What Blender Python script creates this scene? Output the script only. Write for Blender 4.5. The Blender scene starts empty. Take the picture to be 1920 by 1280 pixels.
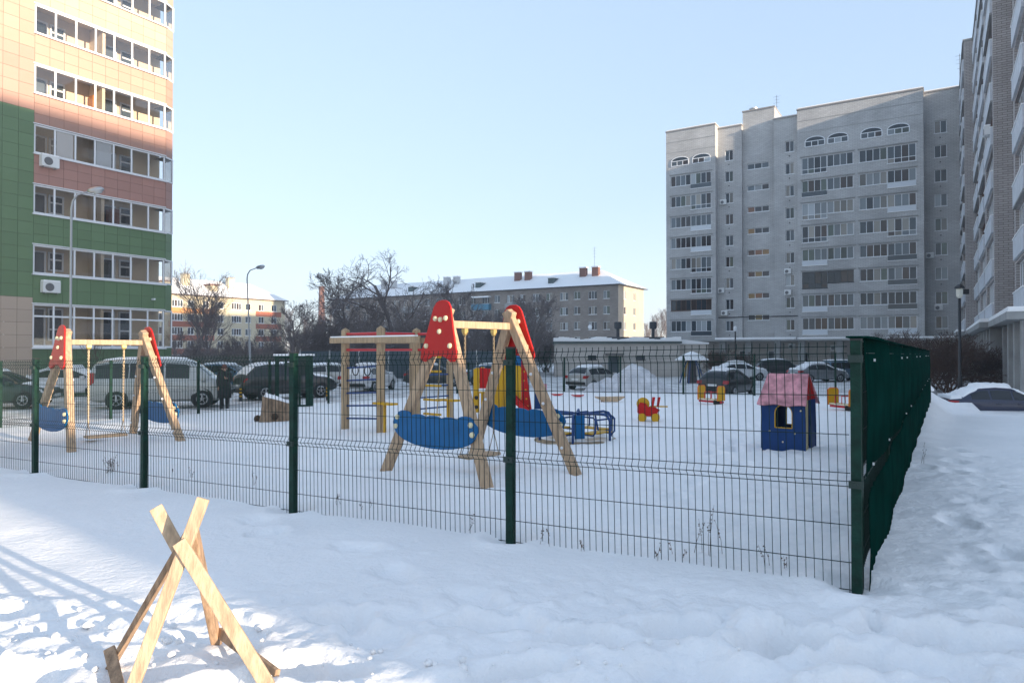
import bpy, bmesh, math, random
import numpy as np
from mathutils import Vector, Matrix, Euler

# ------------------------------------------------------------------ camera, sky, sun, exposure
scene = bpy.context.scene
C = scene.collection
R = math.radians
SUN_EL, SUN_AZ = 9.4, 130.0          # azimuth from +Y towards +X
cam_d = bpy.data.cameras.new('camera'); cam = bpy.data.objects.new('camera', cam_d); C.objects.link(cam)
cam.location = (0, 0, 1.5); cam.rotation_euler = (R(90.67), 0, 0)
cam_d.sensor_width = 36; cam_d.lens = 24; cam_d.clip_end = 3000; cam_d.clip_start = .05
scene.camera = cam
w = bpy.data.worlds.new('World'); scene.world = w; w.use_nodes = True
nt = w.node_tree; bg = nt.nodes['Background']
sky = nt.nodes.new('ShaderNodeTexSky'); sky.sky_type = 'NISHITA'; sky.sun_disc = False
sky.sun_elevation = R(SUN_EL); sky.sun_rotation = R(SUN_AZ); sky.altitude = 100
sky.air_density = 0.65; sky.dust_density = 0.25; sky.ozone_density = 1.6
gm = nt.nodes.new('ShaderNodeGamma'); gm.inputs[1].default_value = .30          # thin bright winter haze: a flatter sky
hs = nt.nodes.new('ShaderNodeHueSaturation'); hs.inputs['Saturation'].default_value = 1.5; hs.inputs['Hue'].default_value = .507; hs.inputs['Value'].default_value = 1.75
nt.links.new(sky.outputs[0], gm.inputs[0]); nt.links.new(gm.outputs[0], hs.inputs['Color']); nt.links.new(hs.outputs[0], bg.inputs[0]); bg.inputs[1].default_value = 0.15
sl = bpy.data.lights.new('sun', 'SUN'); sl.energy = 3.4; sl.angle = R(0.53); sl.color = (1.0, 0.83, 0.63)
so = bpy.data.objects.new('sun', sl); C.objects.link(so)
SD = Vector((math.sin(R(SUN_AZ))*math.cos(R(SUN_EL)), math.cos(R(SUN_AZ))*math.cos(R(SUN_EL)), math.sin(R(SUN_EL))))
so.rotation_euler = SD.to_track_quat('Z', 'Y').to_euler(); so.location = (30, -20, 40)
scene.view_settings.view_transform = 'Standard'; scene.view_settings.look = 'None'
scene.view_settings.gamma = 1; scene.view_settings.use_curve_mapping = False
scene.view_settings.exposure = 1.7
scene.cycles.max_bounces = 6; scene.cycles.transparent_max_bounces = 12
scene.cycles.caustics_reflective = False; scene.cycles.caustics_refractive = False
random.seed(7)

# ------------------------------------------------------------------ helpers
def hx(s):
    s = s.lstrip('#'); o = []
    for i in (0, 2, 4):
        v = int(s[i:i+2], 16)/255; o.append(v/12.92 if v <= .04045 else ((v+.055)/1.055)**2.4)
    return tuple(o)
MATS = {}
def mat(name, col, rough=.6, metal=0, var=0, vscale=3, bump=0, bscale=40, spec=.5, coat=0, stretch=None, objvar=0):
    if name in MATS: return MATS[name]
    m = bpy.data.materials.new(name); m.use_nodes = True; n = m.node_tree; b = n.nodes['Principled BSDF']
    b.inputs['Base Color'].default_value = (*col, 1); b.inputs['Roughness'].default_value = rough
    b.inputs['Metallic'].default_value = metal; b.inputs['Specular IOR Level'].default_value = spec
    b.inputs['Coat Weight'].default_value = coat
    if var or bump:
        tc = n.nodes.new('ShaderNodeTexCoord'); src = tc.outputs['Object']
        if stretch:
            mp = n.nodes.new('ShaderNodeMapping'); mp.inputs['Scale'].default_value = stretch
            n.links.new(src, mp.inputs[0]); src = mp.outputs[0]
    if var:
        t = n.nodes.new('ShaderNodeTexNoise'); t.inputs['Scale'].default_value = vscale; t.inputs['Detail'].default_value = 6
        n.links.new(src, t.inputs['Vector'])
        r = n.nodes.new('ShaderNodeValToRGB'); r.color_ramp.elements[0].position = .3; r.color_ramp.elements[1].position = .7
        r.color_ramp.elements[0].color = (*[max(0, c*(1-var)) for c in col], 1)
        r.color_ramp.elements[1].color = (*[min(1, c*(1+var)) for c in col], 1)
        n.links.new(t.outputs[0], r.inputs[0]); n.links.new(r.outputs[0], b.inputs['Base Color'])
    if bump:
        t2 = n.nodes.new('ShaderNodeTexNoise'); t2.inputs['Scale'].default_value = bscale; t2.inputs['Detail'].default_value = 4
        n.links.new(src, t2.inputs['Vector'])
        bp = n.nodes.new('ShaderNodeBump'); bp.inputs['Strength'].default_value = bump; bp.inputs['Distance'].default_value = .02
        n.links.new(t2.outputs[0], bp.inputs['Height']); n.links.new(bp.outputs[0], b.inputs['Normal'])
    if objvar:
        oi = n.nodes.new('ShaderNodeObjectInfo'); mr = n.nodes.new('ShaderNodeMapRange'); mr.inputs[3].default_value = 1-objvar; mr.inputs[4].default_value = 1+objvar
        n.links.new(oi.outputs['Random'], mr.inputs[0]); mx = n.nodes.new('ShaderNodeMix'); mx.data_type = 'RGBA'; mx.blend_type = 'MULTIPLY'; mx.inputs[0].default_value = 1
        if b.inputs['Base Color'].links: n.links.new(b.inputs['Base Color'].links[0].from_socket, mx.inputs[6])
        else: mx.inputs[6].default_value = (*col, 1)
        n.links.new(mr.outputs[0], mx.inputs[7]); n.links.new(mx.outputs[2], b.inputs['Base Color'])
    MATS[name] = m; return m
def brick_mat(name, c1, c2, mortar, bw, bh, msize=.012, rough=.85):
    m = bpy.data.materials.new(name); m.use_nodes = True; n = m.node_tree; b = n.nodes['Principled BSDF']
    tc = n.nodes.new('ShaderNodeTexCoord'); sp = n.nodes.new('ShaderNodeSeparateXYZ'); n.links.new(tc.outputs['Object'], sp.inputs[0])
    ad = n.nodes.new('ShaderNodeMath'); ad.operation = 'ADD'; n.links.new(sp.outputs[0], ad.inputs[0]); n.links.new(sp.outputs[1], ad.inputs[1])
    cb = n.nodes.new('ShaderNodeCombineXYZ'); n.links.new(ad.outputs[0], cb.inputs[0]); n.links.new(sp.outputs[2], cb.inputs[1])
    t = n.nodes.new('ShaderNodeTexBrick'); n.links.new(cb.outputs[0], t.inputs['Vector']); t.inputs['Scale'].default_value = 1
    t.inputs['Color1'].default_value = (*c1, 1); t.inputs['Color2'].default_value = (*c2, 1); t.inputs['Mortar'].default_value = (*mortar, 1)
    t.inputs['Mortar Size'].default_value = msize; t.inputs['Brick Width'].default_value = bw; t.inputs['Row Height'].default_value = bh
    t.inputs['Mortar Smooth'].default_value = .3
    no = n.nodes.new('ShaderNodeTexNoise'); no.inputs['Scale'].default_value = .35; no.inputs['Detail'].default_value = 8
    n.links.new(tc.outputs['Object'], no.inputs['Vector'])
    mr = n.nodes.new('ShaderNodeMapRange'); mr.inputs[1].default_value = .3; mr.inputs[2].default_value = .7; mr.inputs[3].default_value = .8; mr.inputs[4].default_value = 1.12
    n.links.new(no.outputs[0], mr.inputs[0])
    mx = n.nodes.new('ShaderNodeMix'); mx.data_type = 'RGBA'; mx.blend_type = 'MULTIPLY'; mx.inputs[0].default_value = 1
    n.links.new(t.outputs[0], mx.inputs[6]); n.links.new(mr.outputs[0], mx.inputs[7]); n.links.new(mx.outputs[2], b.inputs['Base Color'])
    b.inputs['Roughness'].default_value = rough
    bp = n.nodes.new('ShaderNodeBump'); bp.inputs['Strength'].default_value = .3; bp.inputs['Distance'].default_value = .01; bp.invert = True
    n.links.new(t.outputs[1], bp.inputs['Height']); n.links.new(bp.outputs[0], b.inputs['Normal'])
    MATS[name] = m; return m
def glass_mat(name, tint=(1, 1, 1), refl=.10):
    m = bpy.data.materials.new(name); m.use_nodes = True; n = m.node_tree; n.nodes.remove(n.nodes['Principled BSDF'])
    o = n.nodes['Material Output']; tr = n.nodes.new('ShaderNodeBsdfTransparent'); tr.inputs[0].default_value = (*tint, 1)
    gl = n.nodes.new('ShaderNodeBsdfGlossy'); gl.inputs['Roughness'].default_value = .02
    lw = n.nodes.new('ShaderNodeLayerWeight'); lw.inputs[0].default_value = .35
    ad = n.nodes.new('ShaderNodeMath'); ad.operation = 'MULTIPLY_ADD'; ad.inputs[1].default_value = .6; ad.inputs[2].default_value = refl; ad.use_clamp = True
    n.links.new(lw.outputs['Fresnel'], ad.inputs[0])
    mx = n.nodes.new('ShaderNodeMixShader'); n.links.new(ad.outputs[0], mx.inputs[0]); n.links.new(tr.outputs[0], mx.inputs[1]); n.links.new(gl.outputs[0], mx.inputs[2])
    n.links.new(mx.outputs[0], o.inputs[0]); MATS[name] = m; return m
def bark_mat(name, col, snowy=.0):
    """bark with snow lying on the upper side of limbs"""
    m = bpy.data.materials.new(name); m.use_nodes = True; n = m.node_tree; b = n.nodes['Principled BSDF']; b.inputs['Roughness'].default_value = .9
    g = n.nodes.new('ShaderNodeNewGeometry'); sp = n.nodes.new('ShaderNodeSeparateXYZ'); n.links.new(g.outputs['Normal'], sp.inputs[0])
    tc = n.nodes.new('ShaderNodeTexCoord'); no = n.nodes.new('ShaderNodeTexNoise'); no.inputs['Scale'].default_value = 1.3; n.links.new(tc.outputs['Object'], no.inputs['Vector'])
    ad = n.nodes.new('ShaderNodeMath'); ad.operation = 'MULTIPLY_ADD'; ad.inputs[1].default_value = 1.6; n.links.new(no.outputs[0], ad.inputs[0]); n.links.new(sp.outputs[2], ad.inputs[2])
    r = n.nodes.new('ShaderNodeMapRange'); r.inputs[1].default_value = 1.75-snowy; r.inputs[2].default_value = 1.85-snowy; n.links.new(ad.outputs[0], r.inputs[0])
    mx = n.nodes.new('ShaderNodeMix'); mx.data_type = 'RGBA'; mx.inputs[6].default_value = (*col, 1); mx.inputs[7].default_value = (.8, .82, .86, 1)
    n.links.new(r.outputs[0], mx.inputs[0]); n.links.new(mx.outputs[2], b.inputs['Base Color']); MATS[name] = m; return m

class MB:
    def __init__(s): s.v = []; s.f = []
    def add(s, vs, fs):
        o = len(s.v); s.v += [tuple(v) for v in vs]; s.f += [tuple(i+o for i in f) for f in fs]; return s
    def box(s, x0, y0, z0, x1, y1, z1, M=None):
        vs = [Vector(p) for p in ((x0,y0,z0),(x1,y0,z0),(x1,y1,z0),(x0,y1,z0),(x0,y0,z1),(x1,y0,z1),(x1,y1,z1),(x0,y1,z1))]
        if M: vs = [M @ v for v in vs]
        return s.add(vs, [(0,3,2,1),(4,5,6,7),(0,1,5,4),(1,2,6,5),(2,3,7,6),(3,0,4,7)])
    def beam(s, p0, p1, w, h, side=None):
        """rectangular bar; w is measured along 'side'"""
        p0 = Vector(p0); p1 = Vector(p1); d = (p1-p0).normalized()
        a = Vector(side) if side else (Vector((0, 0, 1)).cross(d) if abs(d.z) < .95 else Vector((1, 0, 0)))
        a = (a-d*a.dot(d)).normalized(); b = d.cross(a)
        vs = []
        for p in (p0, p1):
            for i, j in ((-1,-1),(1,-1),(1,1),(-1,1)): vs.append(p+a*(w/2*i)+b*(h/2*j))
        return s.add(vs, [(3,2,1,0),(4,5,6,7),(0,1,5,4),(1,2,6,5),(2,3,7,6),(3,0,4,7)])
    def tube(s, pts, r, n=6, cap=True):
        pts = [Vector(p) for p in pts]; k = len(pts); rr = r if isinstance(r, (list, tuple)) else [r]*k
        vs = []; fs = []; a = None
        for i, p in enumerate(pts):
            d = (pts[min(i+1, k-1)]-pts[max(i-1, 0)]).normalized()
            if a is None:
                a = d.orthogonal().normalized()
            a = (a-d*a.dot(d)); a = a.normalized() if a.length > 1e-6 else d.orthogonal().normalized()
            b = d.cross(a)
            for j in range(n):
                t = 2*math.pi*j/n; vs.append(p+(a*math.cos(t)+b*math.sin(t))*rr[i])
        for i in range(k-1):
            for j in range(n):
                fs.append((i*n+j, i*n+(j+1) % n, (i+1)*n+(j+1) % n, (i+1)*n+j))
        if cap and n > 2: fs += [tuple(range(n-1, -1, -1)), tuple((k-1)*n+j for j in range(n))]
        return s.add(vs, fs)
    def prism(s, poly, y0, y1, M=None):
        """polygon in (x,z), extruded from y0 to y1"""
        n = len(poly); vs = [Vector((p[0], y0, p[1])) for p in poly]+[Vector((p[0], y1, p[1])) for p in poly]
        if M: vs = [M @ v for v in vs]
        return s.add(vs, [tuple(range(n)), tuple(range(2*n-1, n-1, -1))]+[(i, n+i, n+(i+1) % n, (i+1) % n) for i in range(n)])
    def lathe(s, prof, n=16, M=None):
        """profile of (radius, height) turned about z"""
        vs = []; fs = []; k = len(prof)
        for r, z in prof:
            for j in range(n):
                t = 2*math.pi*j/n; vs.append(Vector((r*math.cos(t), r*math.sin(t), z)))
        for i in range(k-1):
            for j in range(n): fs.append((i*n+j, i*n+(j+1) % n, (i+1)*n+(j+1) % n, (i+1)*n+j))
        fs += [tuple(range(n-1, -1, -1)), tuple((k-1)*n+j for j in range(n))]
        if M: vs = [M @ v for v in vs]
        return s.add(vs, fs)
    def ball(s, c, r, n=8):
        c = Vector(c); prof = [(r*math.sin(math.pi*(i+.3)/(n/2+.6)), -r*math.cos(math.pi*(i+.3)/(n/2+.6))) for i in range(n//2+1)]
        return s.lathe(prof, n, Matrix.Translation(c))
    def mesh(s, name, m=None, smooth=False):
        me = bpy.data.meshes.new(name); me.from_pydata(s.v, [], s.f); me.update()
        if m: me.materials.append(m)
        if smooth: me.polygons.foreach_set('use_smooth', [True]*len(me.polygons))
        return me
    def build(s, name, m, parent=None, smooth=False, loc=None, bevel=0):
        return link(name, s.mesh(name, m, smooth), parent, loc, bevel)
def link(name, me, parent=None, loc=None, bevel=0):
    o = bpy.data.objects.new(name, me); C.objects.link(o)
    if parent: o.parent = parent
    if loc: o.location = loc
    if bevel:
        b = o.modifiers.new('bevel', 'BEVEL'); b.width = bevel; b.segments = 2; b.limit_method = 'ANGLE'
    return o
def thing(name, label, cat, loc=(0, 0, 0), rz=0, group=None):
    o = bpy.data.objects.new(name, None); C.objects.link(o); o.empty_display_size = .2
    o.location = loc; o.rotation_euler = (0, 0, rz); tag(o, label, cat, group); return o
def tag(o, label, cat, group=None):
    o['label'] = label; o['category'] = cat
    if group: o['group'] = group
    return o
def struct(o): o['kind'] = 'structure'; return o
def stuff(o): o['kind'] = 'stuff'; return o
def copy_tree(o, parent=None):
    c = o.copy(); C.objects.link(c); c.parent = parent
    for ch in o.children: copy_tree(ch, c)
    return c
# ------------------------------------------------------------------ materials
SNOWC = (.93, .92, .91)
def snow_material():
    m = bpy.data.materials.new('snow'); m.use_nodes = True; n = m.node_tree; b = n.nodes['Principled BSDF']
    b.inputs['Roughness'].default_value = .55; b.inputs['Specular IOR Level'].default_value = .3
    tc = n.nodes.new('ShaderNodeTexCoord')
    t = n.nodes.new('ShaderNodeTexNoise'); t.inputs['Scale'].default_value = .5; t.inputs['Detail'].default_value = 8; t.inputs['Roughness'].default_value = .65
    n.links.new(tc.outputs['Object'], t.inputs['Vector'])
    r = n.nodes.new('ShaderNodeValToRGB'); r.color_ramp.elements[0].position = .32; r.color_ramp.elements[1].position = .55
    r.color_ramp.elements[0].color = (.87, .865, .86, 1); r.color_ramp.elements[1].color = (*SNOWC, 1)
    n.links.new(t.outputs[0], r.inputs[0]); n.links.new(r.outputs[0], b.inputs['Base Color'])
    b1 = n.nodes.new('ShaderNodeTexNoise'); b1.inputs['Scale'].default_value = 17; b1.inputs['Detail'].default_value = 12; b1.inputs['Roughness'].default_value = .6
    n.links.new(tc.outputs['Object'], b1.inputs['Vector'])
    bp = n.nodes.new('ShaderNodeBump'); bp.inputs['Strength'].default_value = .6; bp.inputs['Distance'].default_value = .035
    n.links.new(b1.outputs[0], bp.inputs['Height']); n.links.new(bp.outputs[0], b.inputs['Normal'])
    return m
SNOW = snow_material()
SNOWCAP = mat('snow_cap', SNOWC, .6, bump=.3, bscale=9)
def ground_material():
    """snow, with driven and trodden dirty snow where cars stand"""
    m = SNOW.copy(); m.name = 'snow_ground'; n = m.node_tree; b = n.nodes['Principled BSDF']
    old = b.inputs['Base Color'].links[0].from_socket
    at = n.nodes.new('ShaderNodeAttribute'); at.attribute_name = 'dirt'
    t = n.nodes.new('ShaderNodeTexNoise'); t.inputs['Scale'].default_value = 1.1; t.inputs['Detail'].default_value = 8
    tc = n.nodes.new('ShaderNodeTexCoord'); n.links.new(tc.outputs['Object'], t.inputs['Vector'])
    mr = n.nodes.new('ShaderNodeMapRange'); mr.inputs[1].default_value = .35; mr.inputs[2].default_value = .65; n.links.new(t.outputs[0], mr.inputs[0])
    mu = n.nodes.new('ShaderNodeMath'); mu.operation = 'MULTIPLY'; n.links.new(at.outputs['Fac'], mu.inputs[0]); n.links.new(mr.outputs[0], mu.inputs[1])
    mx = n.nodes.new('ShaderNodeMix'); mx.data_type = 'RGBA'; n.links.new(mu.outputs[0], mx.inputs[0]); n.links.new(old, mx.inputs[6]); mx.inputs[7].default_value = (.36, .33, .31, 1)
    n.links.new(mx.outputs[2], b.inputs['Base Color']); return m
GROUND = ground_material()
WHITE = mat('white_plastic', (.78, .79, .80), .35)
FENCE = mat('green_fence_paint', (.004, .022, .018), .6, spec=.2, var=.25, vscale=8)
FENCEDK = mat('green_post_paint', (.003, .030, .020), .55, spec=.2, var=.35, vscale=14, bump=.3, bscale=60)
SHEET = mat('green_plastic_sheet', (.0015, .023, .018), .85, var=.35, vscale=2.5, bump=.1, bscale=5, spec=.0)
STEEL = mat('galvanised_steel', (.45, .46, .47), .4, .8)
TIMBER = mat('swing_timber', hx('#b3977a'), .7, var=.28, vscale=5, bump=.25, bscale=14, stretch=(6, 6, .6))
LOG = mat('frame_timber', hx('#ab9273'), .75, var=.25, vscale=5, bump=.25, bscale=14, stretch=(6, 6, .6))
PLANK = mat('raw_plank', hx('#bda386'), .75, var=.3, vscale=7, bump=.3, bscale=22, stretch=(5, 5, .7))
PLANKB = mat('brown_plank', hx('#a0846a'), .8, var=.4, vscale=7, bump=.35, bscale=18, stretch=(5, 5, .7))  # darker, browner and more mottled than the raw plank
RED = mat('red_panel', (.50, .010, .009), .45, spec=.25, bump=.15, bscale=9)
BLUE = mat('blue_panel', (.002, .105, .27), .5, var=.12, vscale=4, spec=.25)
BLUEDK = mat('dark_blue_panel', (.004, .040, .15), .5, var=.12, vscale=4, spec=.25)
YELLOW = mat('yellow_panel', (.60, .33, .010), .45, spec=.3)
ORANGE = mat('orange_panel', (.68, .17, .01), .4)
CREAM = mat('cream_cap', (.78, .68, .42), .4)
REDTUBE = mat('red_tube', (.55, .02, .03), .35)
BLUETUBE = mat('blue_tube', (.004, .045, .17), .45)
PINKROOF = mat('frosted_red_roof', (.56, .25, .28), .8, var=.5, vscale=7)
RUBBER = mat('rubber', (.012, .012, .013), .8)
BLACK = mat('black_plastic', (.01, .01, .011), .45)
CHAIN = mat('chain_metal', (.35, .27, .18), .45, .7)
DARKGLASS = mat('car_glass', (.012, .016, .02), .06)
CHROME = mat('chrome', (.6, .6, .62), .15, 1)
TAILRED = mat('tail_lamp', (.35, .01, .012), .2)
HEADL = mat('head_lamp', (.6, .62, .65), .12)
PLATE = mat('number_plate', (.7, .7, .68), .5)
CONC = mat('concrete', (.30, .30, .29), .9, var=.2, vscale=1.2)
BRICKRED = brick_mat('chimney_brick', hx('#8b5a4a'), hx('#794d40'), hx('#7a685e'), .25, .08)
G_BRICK = brick_mat('grey_silicate_brick', hx('#c4c3c0'), hx('#b6b4b2'), hx('#9a9897'), .52, .15, .022)
R_BRICK = brick_mat('buff_brick', hx('#b9b2ae'), hx('#a8a09c'), hx('#827b77'), .5, .14, .022)
C_BRICK = brick_mat('old_grey_brick', hx('#94897f'), hx('#857b72'), hx('#766d66'), .5, .2, .015)
PLASTER = mat('beige_plaster', hx('#bdb6ae'), .9, var=.1, vscale=.8)
PANES = [mat('pane_%d' % i, c, .07, objvar=.45) for i, c in enumerate([(.020,.028,.036), (.05,.065,.075), (.10,.12,.135), (.045,.028,.02), (.16,.18,.19), (.075,.095,.075), (.03,.025,.025), (.30,.32,.33), (.24,.22,.19)])]
PANEWARM = [mat('pane_warm_%d' % i, c, .1) for i, c in enumerate([(.30,.17,.06), (.22,.10,.05), (.25,.18,.08), (.05,.05,.055)])]
GLASS = glass_mat('loggia_glass', refl=.05)

# ------------------------------------------------------------------ ground
rng = np.random.RandomState(3)
def vnoise(x, y, seed=0):
    xi = np.floor(x).astype(np.int64); yi = np.floor(y).astype(np.int64); xf = x-xi; yf = y-yi
    def h(a, b):
        k = (a*374761393+b*668265263+seed*1442695041) & 0xffffffff
        k = ((k ^ (k >> 13))*1274126177) & 0xffffffff
        return ((k ^ (k >> 16)) & 0xffff)/65535.0
    u = xf*xf*xf*(xf*(xf*6-15)+10); v = yf*yf*yf*(yf*(yf*6-15)+10)
    return (h(xi, yi)*(1-u)+h(xi+1, yi)*u)*(1-v)+(h(xi, yi+1)*(1-u)+h(xi+1, yi+1)*u)*v
def fbm(x, y, oct=4, seed=0, gain=.5):
    s = 0; a = 1; t = 0
    for i in range(oct):
        s = s+a*(vnoise(x*2**i+17.3*i, y*2**i+5.1*i, seed+i)-.5); t += a; a *= gain
    return s/t*2
def sstep(a, b, x):
    t = np.clip((x-a)/(b-a), 0, 1); return t*t*(3-2*t)
CORNER = np.array((2.15, 4.27)); FDIR = np.array((-.864, .504)); BCORNER = np.array((13.9, 22.8))
RDIR = (BCORNER-CORNER)/np.linalg.norm(BCORNER-CORNER); LP = np.array((-10.66, 18.15)); LDIR = np.array((.546, .838)); BP = np.array((2.4, 31.3)); BDIR = np.array((.804, -.594))
def base_z(x, y):
    x = np.asarray(x, float); y = np.asarray(y, float)
    z = .06+.0123*np.clip(x, -30, 30)-.0166*np.clip(y, -10, 40)
    dr = (x-CORNER[0])*RDIR[1]-(y-CORNER[1])*RDIR[0]
    zr = np.interp(y, [-10, 8, 10, 16, 22, 27, 32], [.03, .02, -.05, -.28, -.62, -1.0, -1.1])
    z = z+(zr-z)*sstep(0, .6, dr)
    dl = -(x-LP[0])*LDIR[1]+(y-LP[1])*LDIR[0]
    z = z+(-.85-z)*sstep(.3, 3.2, dl)
    db = (x-BP[0])*.594+(y-BP[1])*.804
    z = z+(-1.05-z)*sstep(.6, 6, db)
    z = z+.5*np.exp(-((db-3.2)/1.6)**2)*sstep(13, 16, x)*(1-sstep(18, 22, x))*sstep(-1, 1, 13-dr*9)
    return z
def gz(x, y): return float(base_z(x, y))
def full_z(x, y):
    z = base_z(x, y)
    near = 1-sstep(9, 30, y)
    z = z+.035*fbm(x*.55, y*.55, 3, 5)*(.4+.6*near)
    z = z+.010*fbm(x*2.3, y*2.3, 4, 9)*(near*.8+.2)
    ins = sstep(0, .8, (x-CORNER[0])*.504+(y-CORNER[1])*.864)*(1-sstep(20, 32, y))
    z = z+ins*(.035*fbm(x*1.1, y*1.1, 4, 61)+.02*np.abs(fbm(x*3.1, y*3.1, 3, 71)))
    # trodden snow in front
    tr = sstep(4.9, 3.9, y+.22*fbm(x*.9, y*.9, 2, 31)+(.12*x)*0)
    tr = np.maximum(tr*sstep(-9, -7, x)*(1-.2*sstep(-.5, 1.5, x)), .34*sstep(1.6, 2.6, x-.55*(y-4.2))*(1-sstep(8, 14, y))*sstep(.2, .8, (x-CORNER[0])*RDIR[1]-(y-CORNER[1])*RDIR[0]))
    lum = np.abs(fbm(x*2.6, y*2.6, 4, 77, .55))
    z = z+tr*(.055+.04*sstep(-.4, .8, x))*1.0*(lum-.22)+tr*(.018+.02*sstep(-.4, .8, x))*(1.0*fbm(x*6.5, y*6.5, 5, 55, .65))
    for (fx, fy, a, dep) in PRINTS:
        ca, sa = math.cos(a), math.sin(a); dx = x-fx; dy = y-fy
        m = (np.abs(dx) < .6) & (np.abs(dy) < .6)
        if not np.any(m): continue
        dx = dx[m]; dy = dy[m]
        u = (dx*ca+dy*sa)/.19; v = (-dx*sa+dy*ca)/.11; r = (u*u+v*v)*(1+.9*fbm(x[m]*5+fx, y[m]*5, 2, 40))
        z[m] += -dep*np.exp(-np.abs(r)**(1.3 if fy > 6 else 2.6))+dep*.18*np.exp(-((np.sqrt(np.abs(r))-1.6)/.45)**2)
    for (hx0, hy0, hr) in HOLLOWS:
        m = (np.abs(x-hx0) < .7) & (np.abs(y-hy0) < .7)
        r2 = ((x[m]-hx0)**2+(y[m]-hy0)**2)/hr**2
        z[m] += -.05*np.exp(-r2)+.03*np.exp(-(np.sqrt(r2)-2)**2*2)
    return z
def gxy(px, py):
    """ground position that the given place of the photograph (1920 x 1280) looks at"""
    u = (px-960)/1280; Z = 1.44/((py-655)/1280+.0123*u-.0166); return u*Z, Z
PRINTS = []
HOLLOWS = []
for px, py in ((480, 973), (505, 998), (670, 1026), (745, 1075), (880, 1120)):
    a, b = gxy(px, py); PRINTS.append((a, b, R(150+random.uniform(-15, 15)), .045))
def trail(p0, p1, n, dep=.06):
    for i in range(n):
        t = (i+.5+random.uniform(-.3, .3))/n; s = random.uniform(.3, 1.8)*.11 if i % 2 else -.11; dx, dy = p1[0]-p0[0], p1[1]-p0[1]; l = math.hypot(dx, dy)
        PRINTS.append((p0[0]+dx*t-dy/l*s, p0[1]+dy*t+dx/l*s, math.atan2(dy, dx)+random.uniform(-.4, .4), dep*random.uniform(.35, 1.4)))
trail((-4.5, 3.95), (3.4, 3.45), 17, .12); trail((-3.8, 3.1), (1.8, 3.05), 14, .11); trail((.6, 3.1), (4.2, 3.9), 8, .12); trail((1.4, 2.95), (3.9, 3.35), 6, .12); trail((2.6, 3.6), (7.6, 11.5), 13, .05); trail((3.6, 4.0), (9.9, 12.5), 10, .04)
trail((-5.5, 4.2), (-3, 3.3), 5, .07)
trail((-1.2, 11.5), (3.6, 9.4), 12, .05); trail((3.4, 12.5), (-4.5, 13.2), 18, .05); trail((-8.5, 19.5), (-2.2, 12.5), 20, .05); trail((-5.5, 9.5), (-2.5, 11.5), 8, .05); trail((1.5, 7.0), (5.6, 15.5), 18, .05); trail((4.0, 9.5), (3.0, 16.5), 14, .045)
for _ in range(60): PRINTS.append((random.uniform(-7, 6), random.uniform(8.5, 19), random.uniform(0, 6), random.uniform(.02, .05)))
for hx0, hy0 in ((-1.65, 9.17), (-.3, 7.74), (.8, 8.86), (-.56, 10.29), (-3.6, 14.75), (-2.69, 14.0)): HOLLOWS.append((hx0, hy0, .16))
for hx0, hy0 in ((-.43, 9.0), (-.7, 9.3), (-.2, 8.7), (-7.9, 13.4)): HOLLOWS.append((hx0, hy0, .3))
for i in range(8): HOLLOWS.append((2.15-.864*2.5*i, 4.27+.504*2.5*i, .13))
def grow(a, b, s, g):
    o = [a]
    while o[-1] < b: o.append(o[-1]+s); s *= g
    return o
xr = [min(v, 620) for v in grow(5.5, 600, .03, 1.045)]
xs = np.array([-v for v in xr[::-1]]+list(np.arange(-5.47, 5.48, .026))+xr)
ys = np.array([-600, -300, -150, -80, -40, -20, -10, -5, -2, 0, 1, 1.8]+list(np.arange(2.2, 7.5, .026))+[min(v, 700) for v in grow(7.526, 680, .028, 1.02)])
XX, YY = np.meshgrid(xs, ys)
ZZ = full_z(XX, YY)
nx, ny = len(xs), len(ys)
me = bpy.data.meshes.new('snow_ground')
co = np.stack([XX.ravel(), YY.ravel(), ZZ.ravel()], 1).astype(np.float32)
idx = np.arange(nx*ny).reshape(ny, nx)
quads = np.stack([idx[:-1, :-1].ravel(), idx[:-1, 1:].ravel(), idx[1:, 1:].ravel(), idx[1:, :-1].ravel()], 1).astype(np.int32)
me.vertices.add(len(co)); me.vertices.foreach_set('co', co.ravel())
me.loops.add(quads.size); me.loops.foreach_set('vertex_index', quads.ravel())
me.polygons.add(len(quads)); me.polygons.foreach_set('loop_start', np.arange(0, quads.size, 4, dtype=np.int32))
me.polygons.foreach_set('use_smooth', np.ones(len(quads), dtype=bool)); me.update()
dl = -(XX-LP[0])*LDIR[1]+(YY-LP[1])*LDIR[0]; db = (XX-BP[0])*.594+(YY-BP[1])*.804
dirt = np.clip(.75*sstep(2.2, 3.5, dl)*(1-sstep(14, 22, dl))+.6*sstep(6, 9, db)*(1-sstep(40, 60, db)), 0, .8)
at = me.attributes.new('dirt', 'FLOAT', 'POINT'); at.data.foreach_set('value', dirt.ravel().astype(np.float32))
me.materials.append(GROUND)
struct(link('snow_ground', me))
def at(px, py, lift=0):
    x, y = gxy(px, py); return (x, y, gz(x, y)+lift)
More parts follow.
